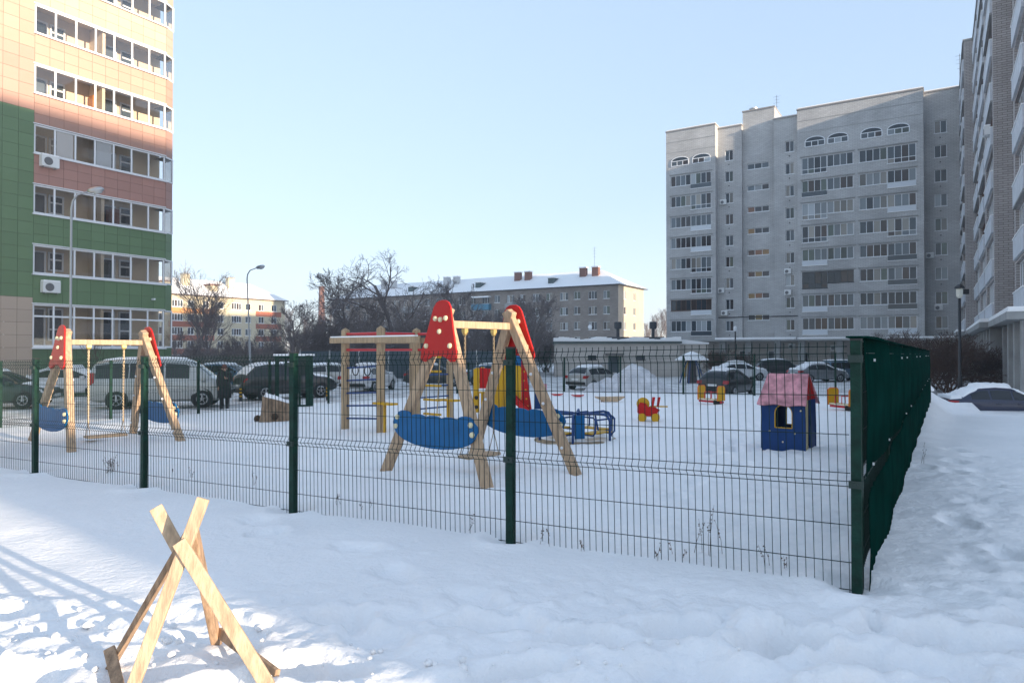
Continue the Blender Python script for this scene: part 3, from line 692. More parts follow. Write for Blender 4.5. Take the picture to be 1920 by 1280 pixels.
MB().box(4.7, -.7, 1.0, 6.4, -.01, 1.1).build('door_canopy', BLACKF, lb)
for x_ in (6.2, 9.6):
    MB().box(x_-1.0, 2.5, 2.3, x_+1.0, 4, 2.72).build('vent_base', BLACKF, lb); MB().tube([(x_, 3, 2.7), (x_, 3, 3.6)], .16, 8).lathe([(.3, 3.5), (.36, 3.6), (.36, 4.15), (.25, 4.2)], 10, Matrix.Translation((x_, 3, 0))).build('vent_pipe', BLACKF, lb)
rl = MB()
for i in range(9): rl.box(2.6+i*.28, -1.2, -1.5, 2.63+i*.28, -1.17, .2)
rl.box(2.5, -1.21, .2, 5.1, -1.16, .25); rl.build('stair_railing', mat('blue_rail', (.04, .07, .15), .5), lb)
an = thing('annex', 'small beige wall block between the low building and the high-rise', 'building', (15.75, 64.5, 0), R(-3))
MB().box(0, 0, -1.6, 2.7, 5, 2.0).build('wall', PLASTER, an); MB().prism([(-.1, 2.004), (2.8, 2.004), (2.8, 2.15), (-.1, 2.5)], -.1, 5.1).build('roof', SNOWCAP, an)
# far chimney, blue fence
fc = thing('factory_chimney', 'distant round brick factory chimney above the trees', 'chimney', (-60, 215, -1))
MB().lathe([(1.25, 0), (.85, 21.5), (.95, 21.6), (.95, 22.3)], 20).build('stack', BRICKRED, fc)
bf = thing('blue_fence', 'long blue metal fence at the back of the parking area', 'fence', (-18, 58, -1.05), 0)
BF = mat('blue_sheet', (.035, .06, .08), .5, var=.15, vscale=.5); pm_ = MB(); 
for j in range(12): pm_.box(j*.2, 0 if j % 2 else .03, 0, j*.2+.2, .05 if j % 2 else .08, 2.3)
pm_ = pm_.mesh('fence_panel', BF)
for i in range(8):
    link('fence_panel', pm_, bf, (i*2.5+.06, 0, .1)); MB().box(i*2.5-.05, -.03, 0, i*2.5+.05, .07, 2.5).build('post', STEEL, bf)
# ------------------------------------------------------------------ fences
PH = 1.57
def panel_mesh(Lp, key):
    zs = [(-.18, 0), (.02, 0), (.19, 0), (.423, 0), (.663, 0), (.70, -.03), (.747, 0), (.987, 0), (1.233, 0), (1.45, 0), (1.497, -.03), (1.54, 0), (PH, 0)]
    mb = MB(); n = int(round((Lp-.08)/.05)); r = .0028
    for i in range(n+1):
        x = .04+(Lp-.08)*i/n
        mb.tube([(x, y, z) for z, y in zs], r, 4, False)
    for z, y in zs[1:-1]: mb.tube([(.02, y-.005, z), (Lp-.02, y-.005, z)], .0034, 4, False)
    return mb.mesh(key, FENCE)
PAN = panel_mesh(2.5, 'mesh_panel')
POST = MB().box(-.03, -.03, -.35, .03, .03, 1.575).mesh('post', FENCEDK)
CAP = MB().box(-.032, -.032, 1.576, .032, .032, 1.588).mesh('post_cap', BLACK)
CL = MB().box(-.042, -.052, 0, .042, -.031, .045).lathe([(.012, 0), (.012, .012)], 8, Matrix.Translation((0, -.052, .022)) @ Matrix.Rotation(R(90), 4, 'X')).mesh('clamp', mat('clamp_metal', (.02, .04, .035), .5, .3))
def fence_run(f, pts, skip=(), ylocal=1, caps=True, cl=True):
    """pts: post positions (x,y,z of the foot); children are placed in world coordinates"""
    for i, p in enumerate(pts):
        q = pts[min(i+1, len(pts)-1)] if i < len(pts)-1 else p; pr = pts[i-1] if i == len(pts)-1 else p
        d = Vector(q)-Vector(pr); a = math.atan2(d.y, d.x)
        o = link('post', POST, f, p); o.rotation_euler = (0, 0, a)
        if caps: link('post_cap', CAP, o)
        if cl:
            for z in (.66, 1.44): link('clamp', CL, o, (0, 0, z))
        if i < len(pts)-1 and i not in skip:
            l = math.hypot(d.x, d.y)
            m = link('mesh_panel', PAN, f, p); m.rotation_euler = (0, -math.atan2(d.z, l), a); m.scale = (l/2.5, 1, 1)
def along(p, d, n, step, z0, dz):
    return [(p[0]+d[0]*step*i, p[1]+d[1]*step*i, z0+dz*i) for i in range(n+1)]
ff = thing('mesh_fence', 'dark green welded wire mesh fence with square posts across the foreground', 'fence')
fpts = along(CORNER, FDIR, 7, 2.5, -.02, -.047)[::-1]
fence_run(ff, fpts)
rf_ = thing('sheeted_fence', 'green wire fence covered with dark green plastic sheets running away at the right', 'fence')
rl_ = float(np.linalg.norm(BCORNER-CORNER)); nr = 9
rpts = [(CORNER[0]+RDIR[0]*rl_*i/nr, CORNER[1]+RDIR[1]*rl_*i/nr, -.02-.015*i) for i in range(nr+1)]
rpts[0] = (CORNER[0]+RDIR[0]*.07, CORNER[1]+RDIR[1]*.07, -.02)
fence_run(rf_, rpts, cl=False)
for i in range(nr):
    p = Vector(rpts[i]); q = Vector(rpts[i+1]); d = q-p; l = d.length
    N = 26
    for part in (0, 1):
        vs = []; fs = []
        for j in range(N+1):
            t = j/N; x = l*t
            lowz = gz(p.x+d.x*t+.3*RDIR[1], p.y+d.y*t-.3*RDIR[0])-p.z-.12
            wav = .006*math.sin(x*38)+.012*math.sin(x*3+i)
            if part == 0: z0 = .70 if i > 1 else (.72-.02*t if i == 0 else .70); z1 = 1.60+.02*math.sin(x*1.7+i*2)
            else: z0 = lowz; z1 = (.58+.08*t) if i == 0 else (.66+.05*t if i == 1 else .715)
            yy = -.05+wav-(.012*part)
            for zz, off in ((z0, 0), ((z0+z1)/2, -.01), (z1, .012 if part == 0 else 0)): vs.append((x, yy+off, zz))
        for j in range(N):
            for k in range(2): fs.append((j*3+k, (j+1)*3+k, (j+1)*3+k+1, j*3+k+1))
        o = MB().add(vs, fs).build('plastic_sheet', SHEET, rf_, True, tuple(p)); o.rotation_euler = (0, -math.atan2(d.z, math.hypot(d.x, d.y)), math.atan2(d.y, d.x))
        sd = o.modifiers.new('thickness', 'SOLIDIFY'); sd.thickness = .004
    for k in range(2):
        for z in (.76, 1.45): 
            if random.random() < .5: continue
            x = l*(k+random.random())/2; pp = p+d*(x/l)
            o = MB().box(-.003, -.008, -.009, .003, .004, .009).build('cable_tie', WHITE, rf_, loc=(pp.x+.062*RDIR[1], pp.y-.062*RDIR[0], pp.z+z)); o.rotation_euler = (0, 0, math.atan2(d.y, d.x))
top = MB()
for i in range(nr):
    p = Vector(rpts[i]); q = Vector(rpts[i+1]); top.beam(p+Vector((0, 0, 1.6)), q+Vector((0, 0, 1.6)), .13, .012)
top.build('folded_edge', SHEET, rf_)
lf = thing('left_fence', 'green wire mesh fence between the play area and the parked van, with a gate', 'fence')
lpts = [(LP[0]+LDIR[0]*2.5*i, LP[1]+LDIR[1]*2.5*i, 0) for i in range(-2, 7)]
lpts = [(x, y, gz(x, y)) for x, y, _ in lpts]
fence_run(lf, lpts, skip=(4,), cl=False)
bk = thing('back_fence', 'green wire mesh fence at the back of the play area', 'fence')
bpts = [(BP[0]+2.3*i, BP[1]-1.7*i, 0) for i in range(-2, 6)]; bpts[-1] = (13.85, 22.9, 0)
bpts = [(x, y, gz(x, y)) for x, y, _ in bpts]
fence_run(bk, bpts, cl=False)
# gate standing open
gt = thing('open_gate', 'green metal gate frame standing open in the left fence', 'gate', (lpts[4][0]+.15, lpts[4][1]+.1, lpts[4][2]), R(8))
MB().box(0, -.04, 0, .12, .04, 1.7).build('gate_post', FENCEDK, gt); MB().box(.98, -.05, -.05, 1.2, .05, 1.72).build('gate_post', FENCEDK, gt)
MB().box(.12, -.03, 1.62, .98, .03, 1.7).build('top_rail', FENCEDK, gt); MB().box(.12, -.03, 0.02, .98, .03, .09).build('bottom_rail', FENCEDK, gt); MB().box(.3, -.03, .9, .36, .03, 1.62).build('bar', FENCEDK, gt)
MB().box(-.05, -.05, 1.7, 1.25, .05, 1.76).build('snow_cap', SNOWCAP, gt)
nb_ = thing('notice_board', 'small dark green board beside the open gate', 'board', (lpts[5][0]-1.05, lpts[5][1]-.9, lpts[5][2]+.1), 0)
MB().box(.0, -.03, .95, .62, .03, 1.55).build('board', mat('board_dark', (.008, .02, .018), .6), nb_); MB().box(.28, -.02, -.4, .34, .02, .948).build('post', FENCEDK, nb_)

# ------------------------------------------------------------------ swings
def swing(loc, rz, label, sink=0):
    t = thing('swing', label, 'swing', loc, rz, 'wooden frame swings with red heads and blue skirts')
    H = 2.17; LG = []
    for sx in (-1, 1):
        ax = sx*.56; fx = sx*.78
        for sy in (-1, 1):
            foot = Vector((fx+sx*.02, sy*.985*1.06, -.13)); ap = Vector((ax, -sy*.045, H-.03))
            MB().beam(foot, ap, .095, .135, (1, 0, 0)).build('leg', TIMBER, t, bevel=.012)
            for k in (.2, .45, .62):
                q = foot.lerp(ap, k)+Vector((-sx*.055, 0, 0)); MB().ball(q, .022, 8).build('bolt_cap', WHITE, t)
        # slope of the frame plane
        sl_ = math.atan2(fx-ax, H)
        M = Matrix.Translation((ax+sx*.075, 0, H)) @ Matrix.Rotation(-sx*abs(sl_), 4, 'Y') @ Matrix.Rotation(R(90)*-sx if sx < 0 else R(90), 4, 'Z')
        # profile of the red head, x across, z down from the apex
        pts = []
        half = [(0, .06), (.06, .055), (.12, .03), (.165, -.03), (.20, -.14), (.25, -.32), (.31, -.50), (.345, -.60), (.345, -.67), (.31, -.71), (.25, -.72), (.19, -.69), (.12, -.655), (0, -.645)]
        pts = half+[(-x, z) for x, z in half[::-1][1:-1]]
        hd = MB().prism(pts, -.012, .012, M).build('red_head', RED, t, bevel=.006)
        CP = [(.012, -.042), (.030, -.034), (.035, -.014), (.035, .014), (.030, .034), (.012, .042)]
        for x, z in ((0, -.19), (-.1, -.175), (.1, -.175), (0, -.34), (-.22, -.52), (.24, -.52)):
            MB().lathe(CP, 10, M @ Matrix.Translation((x, 0, z)) @ Matrix.Rotation(R(90), 4, 'X')).build('cap', CREAM, hd)
        # blue scalloped skirt
        zc = -1.40; top_ = []; nl = 5
        for i in range(nl):
            for k in range(7):
                a = math.pi*(1-k/6); cxx = -.74+1.48*(i+.5)/nl; top_.append((cxx+.148*math.cos(a), zc+.035*math.sin(a)+(.03 if i in (0, nl-1) else 0)*max(0, math.sin(a))**.5-.02))
        bot = [(.80, zc-.06), (.82, zc-.12), (.78, zc-.19)]+[(.78*math.cos(math.pi*k/12), zc-.18-.21*math.sin(math.pi*k/12)) for k in range(1, 12)]+[(-.78, zc-.19), (-.82, zc-.12), (-.80, zc-.06)]
        sk = MB().prism(top_+bot, -.012, .012, M).build('blue_skirt', BLUE, t, bevel=.005)
        for x, z in ((-.7, zc-.05), (.72, zc-.05), (-.74, zc-.16), (.74, zc-.17)):
            MB().lathe(CP, 10, M @ Matrix.Translation((x, 0, z)) @ Matrix.Rotation(R(90), 4, 'X')).build('cap', CREAM, sk)
    MB().box(-.56, -.04, 1.88, .56, .04, 1.975).build('beam', TIMBER, t, bevel=.01)
    SEATZ = .22
    for sx in (-1, 1):
        x0 = sx*.26
        MB().box(x0-.03, -.03, 1.83, x0+.03, .03, 1.88).ball((x0, 0, 1.82), .035, 8).build('hanger', mat('brass', (.6, .42, .15), .35, .7), t)
        mb = MB(); z = 1.80; k = 0
        while z > SEATZ+.28:
            s_ = .010; wv = .013
            if k % 2: mb.box(x0-wv, -.004, z-.036, x0-wv+.007, .004, z).box(x0+wv-.007, -.004, z-.036, x0+wv, .004, z)
            else: mb.box(x0-.004, -wv, z-.036, x0+.004, -wv+.007, z).box(x0-.004, wv-.007, z-.036, x0+.004, wv, z)
            mb.box(x0-.008, -.008, z-.036, x0+.008, .008, z-.028)
            z -= .03; k += 1
        mb.tube([(x0, 0, SEATZ+.29), (x0, -.09, SEATZ+.02)], .006, 5).tube([(x0, 0, SEATZ+.29), (x0, .09, SEATZ+.02)], .006, 5)
        mb.build('chain', CHAIN, t)
    MB().box(-.29, -.11, SEATZ-.02, .29, .11, SEATZ+.02).build('seat', PLANK, t, bevel=.008)
    return t
sx_, sy_ = (-.973+.118)/2, (8.455+9.575)/2
swing((sx_, sy_, -.11), math.atan2(1.12, 1.09), 'wooden swing with red head and blue scalloped skirts nearest the fence, in the middle')
ax_, ay_ = gxy(104, 836); bx_, by_ = gxy(305, 819)
SW2 = swing(((ax_+bx_)/2, (ay_+by_)/2, gz((ax_+bx_)/2, (ay_+by_)/2)-.12), math.atan2(by_-ay_, bx_-ax_)+.02, 'sunlit wooden swing with red head and blue skirts at the left by the van'); SW2.scale = (1.16, 1.32, 1.04); SW2.location.x -= .1

# ------------------------------------------------------------------ climbing frame
c0 = Vector((-3.6, 14.75, 0)); ex = Vector((.771, -.636, 0)); ey = Vector((.636, .771, 0))
cf = thing('climbing_frame', 'wooden climbing frame with red bars, blue rungs and yellow steps behind the swing', 'climbing frame', (c0.x, c0.y, gz(c0.x, c0.y)), math.atan2(ex.y, ex.x))
def cpost(x, y, h=2.2): 
    mb = MB().box(x-.065, y-.065, -.35, x+.065, y+.065, h-.06); mb.add([(x-.065,y-.065,h-.059),(x+.065,y-.065,h-.059),(x+.065,y+.065,h-.059),(x-.065,y+.065,h-.059),(x,y,h)], [(0,1,4),(1,2,4),(2,3,4),(3,0,4)])
    return mb.build('post', LOG, cf, bevel=.008)
PW = 1.18
for x, y, h in ((0, 0, 2.2), (PW, 0, 2.22), (0, .98, 2.18), (PW, .98, 2.2), (0, 1.96, 2.15), (0, 3.2, 1.5)): cpost(x, y, h)
MB().box(-.3, -.2, 1.86, PW+1.25, -.068, 1.98).build('cross_beam', LOG, cf, bevel=.008); MB().box(-.28, -.19, 1.981, PW+1.2, -.08, 2.01).build('snow_cap', SNOWCAP, cf)
MB().box(-.3, 1.05, 1.86, PW+.3, 1.17, 1.98).build('cross_beam', LOG, cf, bevel=.008)
for y, x0, x1 in ((0, .066, PW-.066), (.98, .066, PW-.066), (.98, PW+.066, PW+1.0)):
    for z in (2.06, 1.72): MB().tube([(x0, y, z), (x1, y, z)], .028, 8).build('red_bar', REDTUBE, cf)
for x in (.03, PW): MB().tube([(x, .067, 2.06), (x, .913, 2.06)], .028, 8).build('red_bar', REDTUBE, cf)
for i in range(5): MB().tube([(.066, 0, .25+i*.27), (PW-.05, 0, .31+i*.27)], .02, 6).build('blue_rung', BLUETUBE, cf)
for i in range(4): MB().tube([(0, 2.02, .3+i*.27), (0, 3.14, .3+i*.27)], .02, 6).build('blue_rung', BLUETUBE, cf)
for x in (.35, .75):
    mb = MB().tube([(x, 0, 1.7), (x, 0, 1.38)], .007, 5); pr = [(x+.1*math.cos(a*math.pi/6), 0, 1.28+.1*math.sin(a*math.pi/6)) for a in range(13)]
    mb.tube(pr, .013, 6, False); mb.build('ring', BLACK, cf)
for k, (xa, xb) in enumerate(((PW+.3, PW+.75),)):
    mb = MB().tube([(xa, .98, 1.9), (xa+.1, .9, .1)], .012, 5).tube([(xb, .98, 1.9), (xb-.05, .9, .1)], .012, 5)
    mb.build('rope', mat('rope', (.4, .3, .17), .9), cf)
    for i in range(5): MB().box(xa+.0, .9, .35+i*.3, xb+.02, .98, .39+i*.3).build('rope_rung', YELLOW, cf)
for x_, y_ in ((PW+.25, -.1), (PW+.55, 1.4)): MB().box(x_-.28, y_-.1, .62, x_+.28, y_+.1, .66).tube([(x_, y_, -.2), (x_, y_, .62)], .03, 6).build('yellow_step', YELLOW, cf)

# ------------------------------------------------------------------ play tower with slide
px_, py_ = -0.35, 19.0
pt = thing('play_tower', 'yellow and red play house with a slide behind the middle swing', 'play tower', (px_, py_, gz(px_, py_)), R(-8))
for x_, y_, h in ((-.62, 0, 1.25), (.05, 0, 1.35), (-.62, .8, 1.25), (.05, .8, 1.35)): MB().box(x_-.045, y_-.045, -.3, x_+.045, y_+.045, h).build('post', YELLOW, pt)
p = MB().prism([(-.72, 0), (-.55, 0), (-.55, 1.22), (-.72, 1.22)], -.09, -.06)
pp = p.build('side_panel', YELLOW, pt, bevel=.02); hm = MB()
for z in (.16, .42): hm.lathe([(.055, 0), (.055, .012)], 12, Matrix.Translation((-.635, -.09, z)) @ Matrix.Rotation(R(90), 4, 'X'))
hm.build('hole', BLACK, pp)
MB().prism([(-.55, .62), (-.18, .62), (-.18, 1.22), (-.55, 1.25)], -.05, -.02).build('red_panel', RED, pt, bevel=.01); MB().box(-.55, -.3, .56, -.15, .6, .6).build('shelf', YELLOW, pt); MB().box(-.53, -.28, .602, -.17, .58, .68).build('snow_cap', SNOWCAP, pt)
MB().prism([(-.16, .05), (.22, .05), (.22, 1.2), (-.16, 1.2)], -.02, .02).build('yellow_wall', YELLOW, pt, bevel=.01)
MB().prism([(.3, .3), (.62, .3), (.62, 1.25), (.55, 1.35), (.35, 1.35), (.3, 1.25)], -.1, -.06).build('yellow_wall', YELLOW, pt, bevel=.01)
s = MB().prism([(.62, .1), (.92, .0), (.78, 1.0), (.74, 1.55), (.62, 1.6)], -.05, 0).build('starred_wall', RED, pt); st = MB()
for x_, z_ in ((.7, 1.4), (.7, 1.15), (.69, .9), (.74, .65), (.76, .4), (.8, .2)):
    st.prism([(x_+(.035 if k % 2 else .015)*math.sin(k*math.pi/5), z_+(.035 if k % 2 else .015)*math.cos(k*math.pi/5)) for k in range(10)], -.056, -.051)
st.build('star', YELLOW, s)
rb_ = MB().prism([(-.15, 1.32), (.62, 1.32), (.55, 1.62), (-.05, 1.62)], -.12, -.08).build('roof_panel', BLUE, pt); MB().prism([(-.15, 1.32), (.62, 1.32), (.55, 1.62), (-.05, 1.62)], .84, .88).build('roof_panel', BLUE, pt)
MB().prism([(.25, .52), (.38, .6), (.9, .12), (.9, .02), (.8, .02)], -.5, -.46).build('slide_side', RED, pt); MB().prism([(.25, .52), (.38, .6), (.9, .12), (.9, .02), (.8, .02)], -.16, -.12).build('slide_side', RED, pt)
MB().add([(.3, -.46, .5), (.3, -.16, .5), (.88, -.46, .05), (.88, -.16, .05)], [(0, 1, 3, 2)]).build('slide', STEEL, pt)
MB().box(.95, .2, .1, 1.3, .25, .65).build('side_panel', BLUEDK, pt); MB().box(.95, .19, .651, 1.3, .26, .8).build('side_panel', PINKROOF, pt)

# ------------------------------------------------------------------ roundabout
rx, ry = gxy(1080, 824); cr = thing('roundabout', 'blue tube roundabout with yellow seats on the snow behind the swing', 'carousel', (rx, ry, gz(rx, ry)), .35)
disc = MB(); disc.lathe([(.70, -.12), (.76, -.06), (.76, .0), (.72, .03), (.2, .045)], 28); disc.build('base_disc', mat('disc_plywood', (.32, .24, .15), .8, var=.5, vscale=4), cr)
sm_ = MB().lathe([(.74, .0), (.62, .06), (.35, .085), (.1, .07)], 24, Matrix.Translation((.05, .1, 0))); sm_.build('snow_cap', SNOWCAP, cr)
MB().tube([(0, 0, 0), (0, 0, .5)], .06, 10).build('hub', BLUETUBE, cr)
for k in range(6):
    a = k*math.pi/3; Mz = Matrix.Rotation(a, 4, 'Z')
    arm = MB().tube([Mz @ Vector(q) for q in ((0, 0, .46), (.55, 0, .5), (.66, 0, .47), (.71, 0, .38), (.71, 0, .02))], .022, 7); arm.build('arm', BLUETUBE, cr, True)
for k in range(4):
    Mz = Matrix.Rotation(k*math.pi/2+.4, 4, 'Z')
    lp = [Mz @ Vector(q) for q in ((.25, -.24, .44), (.3, -.26, .18), (.35, -.26, .15), (.62, -.26, .15), (.67, -.26, .2), (.67, -.26, .42), (.62, -.26, .46), (.25, -.24, .46))]
    lp2 = [Mz @ Vector((q[0], -q[1], q[2])) for q in ((.25, -.24, .44), (.3, -.26, .18), (.35, -.26, .15), (.62, -.26, .15), (.67, -.26, .2), (.67, -.26, .42), (.62, -.26, .46), (.25, -.24, .46))]
    MB().tube(lp, .016, 6).tube(lp2, .016, 6).tube([Mz @ Vector((.67, -.26, .42)), Mz @ Vector((.67, .26, .42))], .016, 6).build('seat_frame', BLUETUBE, cr, True)
    MB().box(.38, -.27, .165, .6, .27, .19, Mz).build('seat', YELLOW, cr)
MB().box(-.30, -.6, .1, -.12, -.57, .5).build('plate', BLUE, cr)

# ------------------------------------------------------------------ playhouse
hx_, hy_ = gxy(1478, 838); ph = thing('playhouse', 'small blue playhouse with frosted red roof and arched window', 'playhouse', (hx_, hy_, gz(hx_, hy_)), R(-38))
def wavy(x0, x1, z, amp, n=12, cyc=2.5): return [(x0+(x1-x0)*i/n, z+amp*math.sin(i/n*cyc*2*math.pi)) for i in range(n+1)]
for yy, hole in ((-.30, True), (.30, False)):
    # front board with a real arched opening, built as strips around it
    mb = MB(); W0, W1 = .34, .33
    y0, y1 = yy-.012, yy+.012
    arch = [(.13*math.cos(math.pi*k/10)+.01, .57+.13*math.sin(math.pi*k/10)) for k in range(11)]
    mb.prism([(-W0, .0)]+wavy(-W0, W0, -.05, .014)[1:-1]+[(W0, 0), (W0, .34), (-W0, .34)], y0, y1)
    mb.prism([(-W0, .34), (-.12, .34), (-.12, .57), (-.115, .61), (-.09, .66), (-.05, .69), (.01, .70), (.01, .78), (-W1, .78)], y0, y1)
    mb.prism([(W0, .34), (W1, .78), (.01, .78), (.01, .70), (.07, .69), (.11, .66), (.135, .61), (.14, .57), (.14, .34)], y0, y1)
    o = mb.build('wall', BLUEDK, ph)
    em = MB(); ring = [(.14, .34)]+arch+[(-.12, .34), (.14, .34)]
    for a, b in zip(ring[:-1], ring[1:]): em.beam((a[0], yy, a[1]), (b[0], yy, b[1]), .03, .012, (0, 1, 0))
    em.build('window_edge', YELLOW, o)
    for x, z in ((-.2, .28), (.18, .26), (.0, .12), (.27, .62)): MB().lathe([(.014, 0), (.012, .012)], 8, Matrix.Translation((x, yy-.012, z)) @ Matrix.Rotation(R(90), 4, 'X')).build('cap', CREAM, o)
MB().box(.30, -.285, -.1, .335, -.15, .78).build('corner_board', mat('pale_board', (.62, .5, .26), .6), ph); MB().box(.305, .0, -.1, .33, .285, .78).build('side_wall', BLUEDK, ph)
MB().box(-.335, -.285, -.1, -.31, .285, .78).build('side_wall', BLUEDK, ph)
for sgn in (-1, 1):
    # roof slopes
    sl_ = math.atan2(.46, .36)
    pr = [(-.31, .56), (.31, .56)]+wavy(.375, -.375, -.04, .016, 12, 2)
    M = Matrix.Translation((0, sgn*.37, .73)) @ Matrix.Rotation(sgn*R(38), 4, 'X')
    MB().prism(pr, -.012, .012, M).build('roof_slope', PINKROOF, ph)
MB().prism([(0, 0)], 0, 0) if False else None
gm_ = MB()
for xx in (-.33, .31): gm_.add([(xx, -.3, .78), (xx, .3, .78), (xx, 0, 1.14), (xx+.02, -.3, .78), (xx+.02, .3, .78), (xx+.02, 0, 1.14)], [(0,2,1),(3,4,5),(0,3,5,2),(1,2,5,4)])
gm_.build('gable', RED, ph)
# red and yellow counter at the far side of the playhouse
tt = thing('activity_post', 'red and yellow activity panel standing behind the playhouse', 'toy', (hx_+.78, hy_+1.6, gz(hx_+.8, hy_+1.6)), R(-31))
MB().box(-.02, -.02, -.2, .02, .02, .72).build('post', YELLOW, tt); MB().prism([(.0, .1), (.16, .12), (.18, .5), (.05, .7), (0, .7)], -.05, -.025).build('red_panel', RED, tt)
for z in (.18, .42): MB().box(-.03, -.2, z, .22, .1, z+.025).build('shelf', YELLOW, tt)
MB().tube([(.1+.09*math.cos(a*math.pi/6), -.06, .64+.09*math.sin(a*math.pi/6)) for a in range(13)], .014, 6, False).build('ring', RED, tt)

# ------------------------------------------------------------------ spring rocker, seesaws, low benches, stump, bollards
sx0, sy0 = gxy(1217, 789); sp_ = thing('toy_rocker', 'red ride-on toy with yellow wheels standing on the snow', 'ride-on toy', (sx0, sy0, gz(sx0, sy0)), R(-12))
for yy in (-.1, .1): MB().prism([(-.27, .2), (-.14, .12), (.12, .13), (.24, .26), (.1, .34), (-.02, .33), (-.08, .42), (-.2, .44), (-.27, .34)], yy-.012, yy+.012).build('side_panel', RED, sp_)
for xx, yy in ((-.16, -.14), (.14, -.14), (-.16, .14), (.14, .14)): MB().lathe([(.09, -.02), (.10, 0), (.09, .02)], 16, Matrix.Translation((xx, yy, .09)) @ Matrix.Rotation(R(90), 4, 'X')).build('wheel', YELLOW, sp_)
MB().lathe([(.15, -.02), (.15, .02)], 18, Matrix.Translation((-.14, -.02, .4)) @ Matrix.Rotation(R(90), 4, 'X')).build('disc', YELLOW, sp_)
for xx in (.05, .17): MB().prism([(xx, .34), (xx+.05, .34), (xx+.09, .56), (xx+.02, .56)], -.05, .0).build('handle_panel', RED, sp_)
MB().box(.02, -.04, .33, .42, .0, .36).build('yellow_bar', YELLOW, sp_); MB().box(-.12, -.09, .1, .12, .09, .14).build('base', STEEL, sp_)
def seesaw(px, py, rz, label):
    x, y = gxy(px, py); t = thing('rocking_seat', label, 'seesaw', (x, y, gz(x, y)), rz, 'orange rocking seats')
    for s_ in (-1, 1):
        o = MB().prism([(-.16, .12), (.16, .12), (.16, .52), (.12, .56), (-.12, .56), (-.16, .52)], s_*.38-.015, s_*.38+.015).build('backrest', YELLOW, t, bevel=.008)
        o2 = MB()
        ring = [(-.17, .12), (-.17, .52), (-.12, .57), (.12, .57), (.17, .52), (.17, .12)]
        for a, b in zip(ring[:-1], ring[1:]): o2.tube([(a[0], s_*.38, a[1]), (b[0], s_*.38, b[1])], .02, 6)
        o2.build('rim', ORANGE, o)
        MB().box(-.15, s_*.2-.12, .14, .15, s_*.2+.16, .17).build('seat', CREAM, t)
        MB().tube([(-.17, s_*.12, .17), (-.17, s_*.12, .38), (.17, s_*.12, .38), (.17, s_*.12, .17)], .014, 6).build('handle', REDTUBE, t)
    MB().box(-.05, -.45, .05, .05, .45, .11).build('beam', REDTUBE, t); MB().lathe([(.11, -.08), (.13, -.04), (.13, .04), (.11, .08)], 16, Matrix.Translation((0, -.25, .06)) @ Matrix.Rotation(R(90), 4, 'Y')).build('tyre', RUBBER, t)
seesaw(1333, 757, R(35), 'orange rocking seat on the snow in front of the black hatchback')
seesaw(1581, 768, R(17), 'orange rocking seat partly hidden by the corner post of the fence')
bx0, by0 = gxy(1143, 753); bn = thing('low_bench', 'low pale wooden balance bench half sunk in snow', 'bench', (bx0, by0, gz(bx0, by0)), R(6))
MB().prism([(-.5, .14), (-.2, .02), (.25, .0), (.5, .15), (.5, .19), (-.5, .18)], -.1, .1).build('seat', PLANK, bn); 
for s_ in (-.25, .25): MB().box(s_-.05, -.06, -.15, s_+.05, .06, .06).build('leg', PLANKB, bn)
MB().box(-.48, -.09, .185, .48, .09, .22).build('snow_cap', SNOWCAP, bn)
for px, py, l in ((1044, 742, 'thin red seat board showing above the snow, left of two'), (1083, 744, 'thin red seat board showing above the snow, right of two')):
    x, y = gxy(px, py); t = thing('red_seat_board', l, 'seat', (x, y, gz(x, y)), 0, 'red seat boards in the snow')
    MB().prism([(-.24, .06), (-.1, .02), (.1, .02), (.24, .06), (.24, .09), (-.24, .09)], -.1, .1).build('board', RED, t); MB().box(-.22, -.09, .092, .22, .09, .16).build('snow_cap', SNOWCAP, t)
# stump
x, y = gxy(520, 789); stp = thing('tree_stump', 'broad weathered tree stump with a snow cap by the fence', 'stump', (x, y, gz(x, y)-.05))
mb = MB(); prof = [(.42, -.1), (.40, .05), (.34, .25), (.32, .5), (.33, .56), (.30, .58)]; nseg = 22
vs = []; fs = []
for i, (r, z) in enumerate(prof):
    for j in range(nseg):
        a = 2*math.pi*j/nseg; rr = r*(1+.10*math.sin(3*a+.5)+.06*math.sin(7*a))*(1.15 if math.cos(a) < -.3 else 1); vs.append((rr*math.cos(a)*1.05, rr*math.sin(a), z+(.1*math.cos(a+2.6) if i > 2 else 0)))
for i in range(len(prof)-1):
    for j in range(nseg): fs.append((i*nseg+j, i*nseg+(j+1) % nseg, (i+1)*nseg+(j+1) % nseg, (i+1)*nseg+j))
fs.append(tuple((len(prof)-1)*nseg+j for j in range(nseg))); mb.add(vs, fs)
mb.build('trunk', mat('stump_bark', hx('#8d7660'), .95, var=.45, vscale=5, bump=.8, bscale=9, stretch=(3, 3, .8)), stp, True)
mb = MB(); mb.ball((-.42, -.18, .12), .1, 8); mb.ball((.08, -.4, .2), .09, 8); mb.build('knot', mat('dark_knot', (.06, .035, .02), .9), stp, True)
vs2 = [(v[0]*.93, v[1]*.93, v[2]+.0) for v in vs[-nseg:]]; n2 = len(vs2)
mb = MB(); mb.add(vs2+[(v[0]*.85, v[1]*.85, v[2]+.09) for v in vs2], [(i, (i+1) % n2, n2+(i+1) % n2, n2+i) for i in range(n2)]+[tuple(range(n2, 2*n2))]); mb.build('snow_cap', SNOWCAP, stp, True)
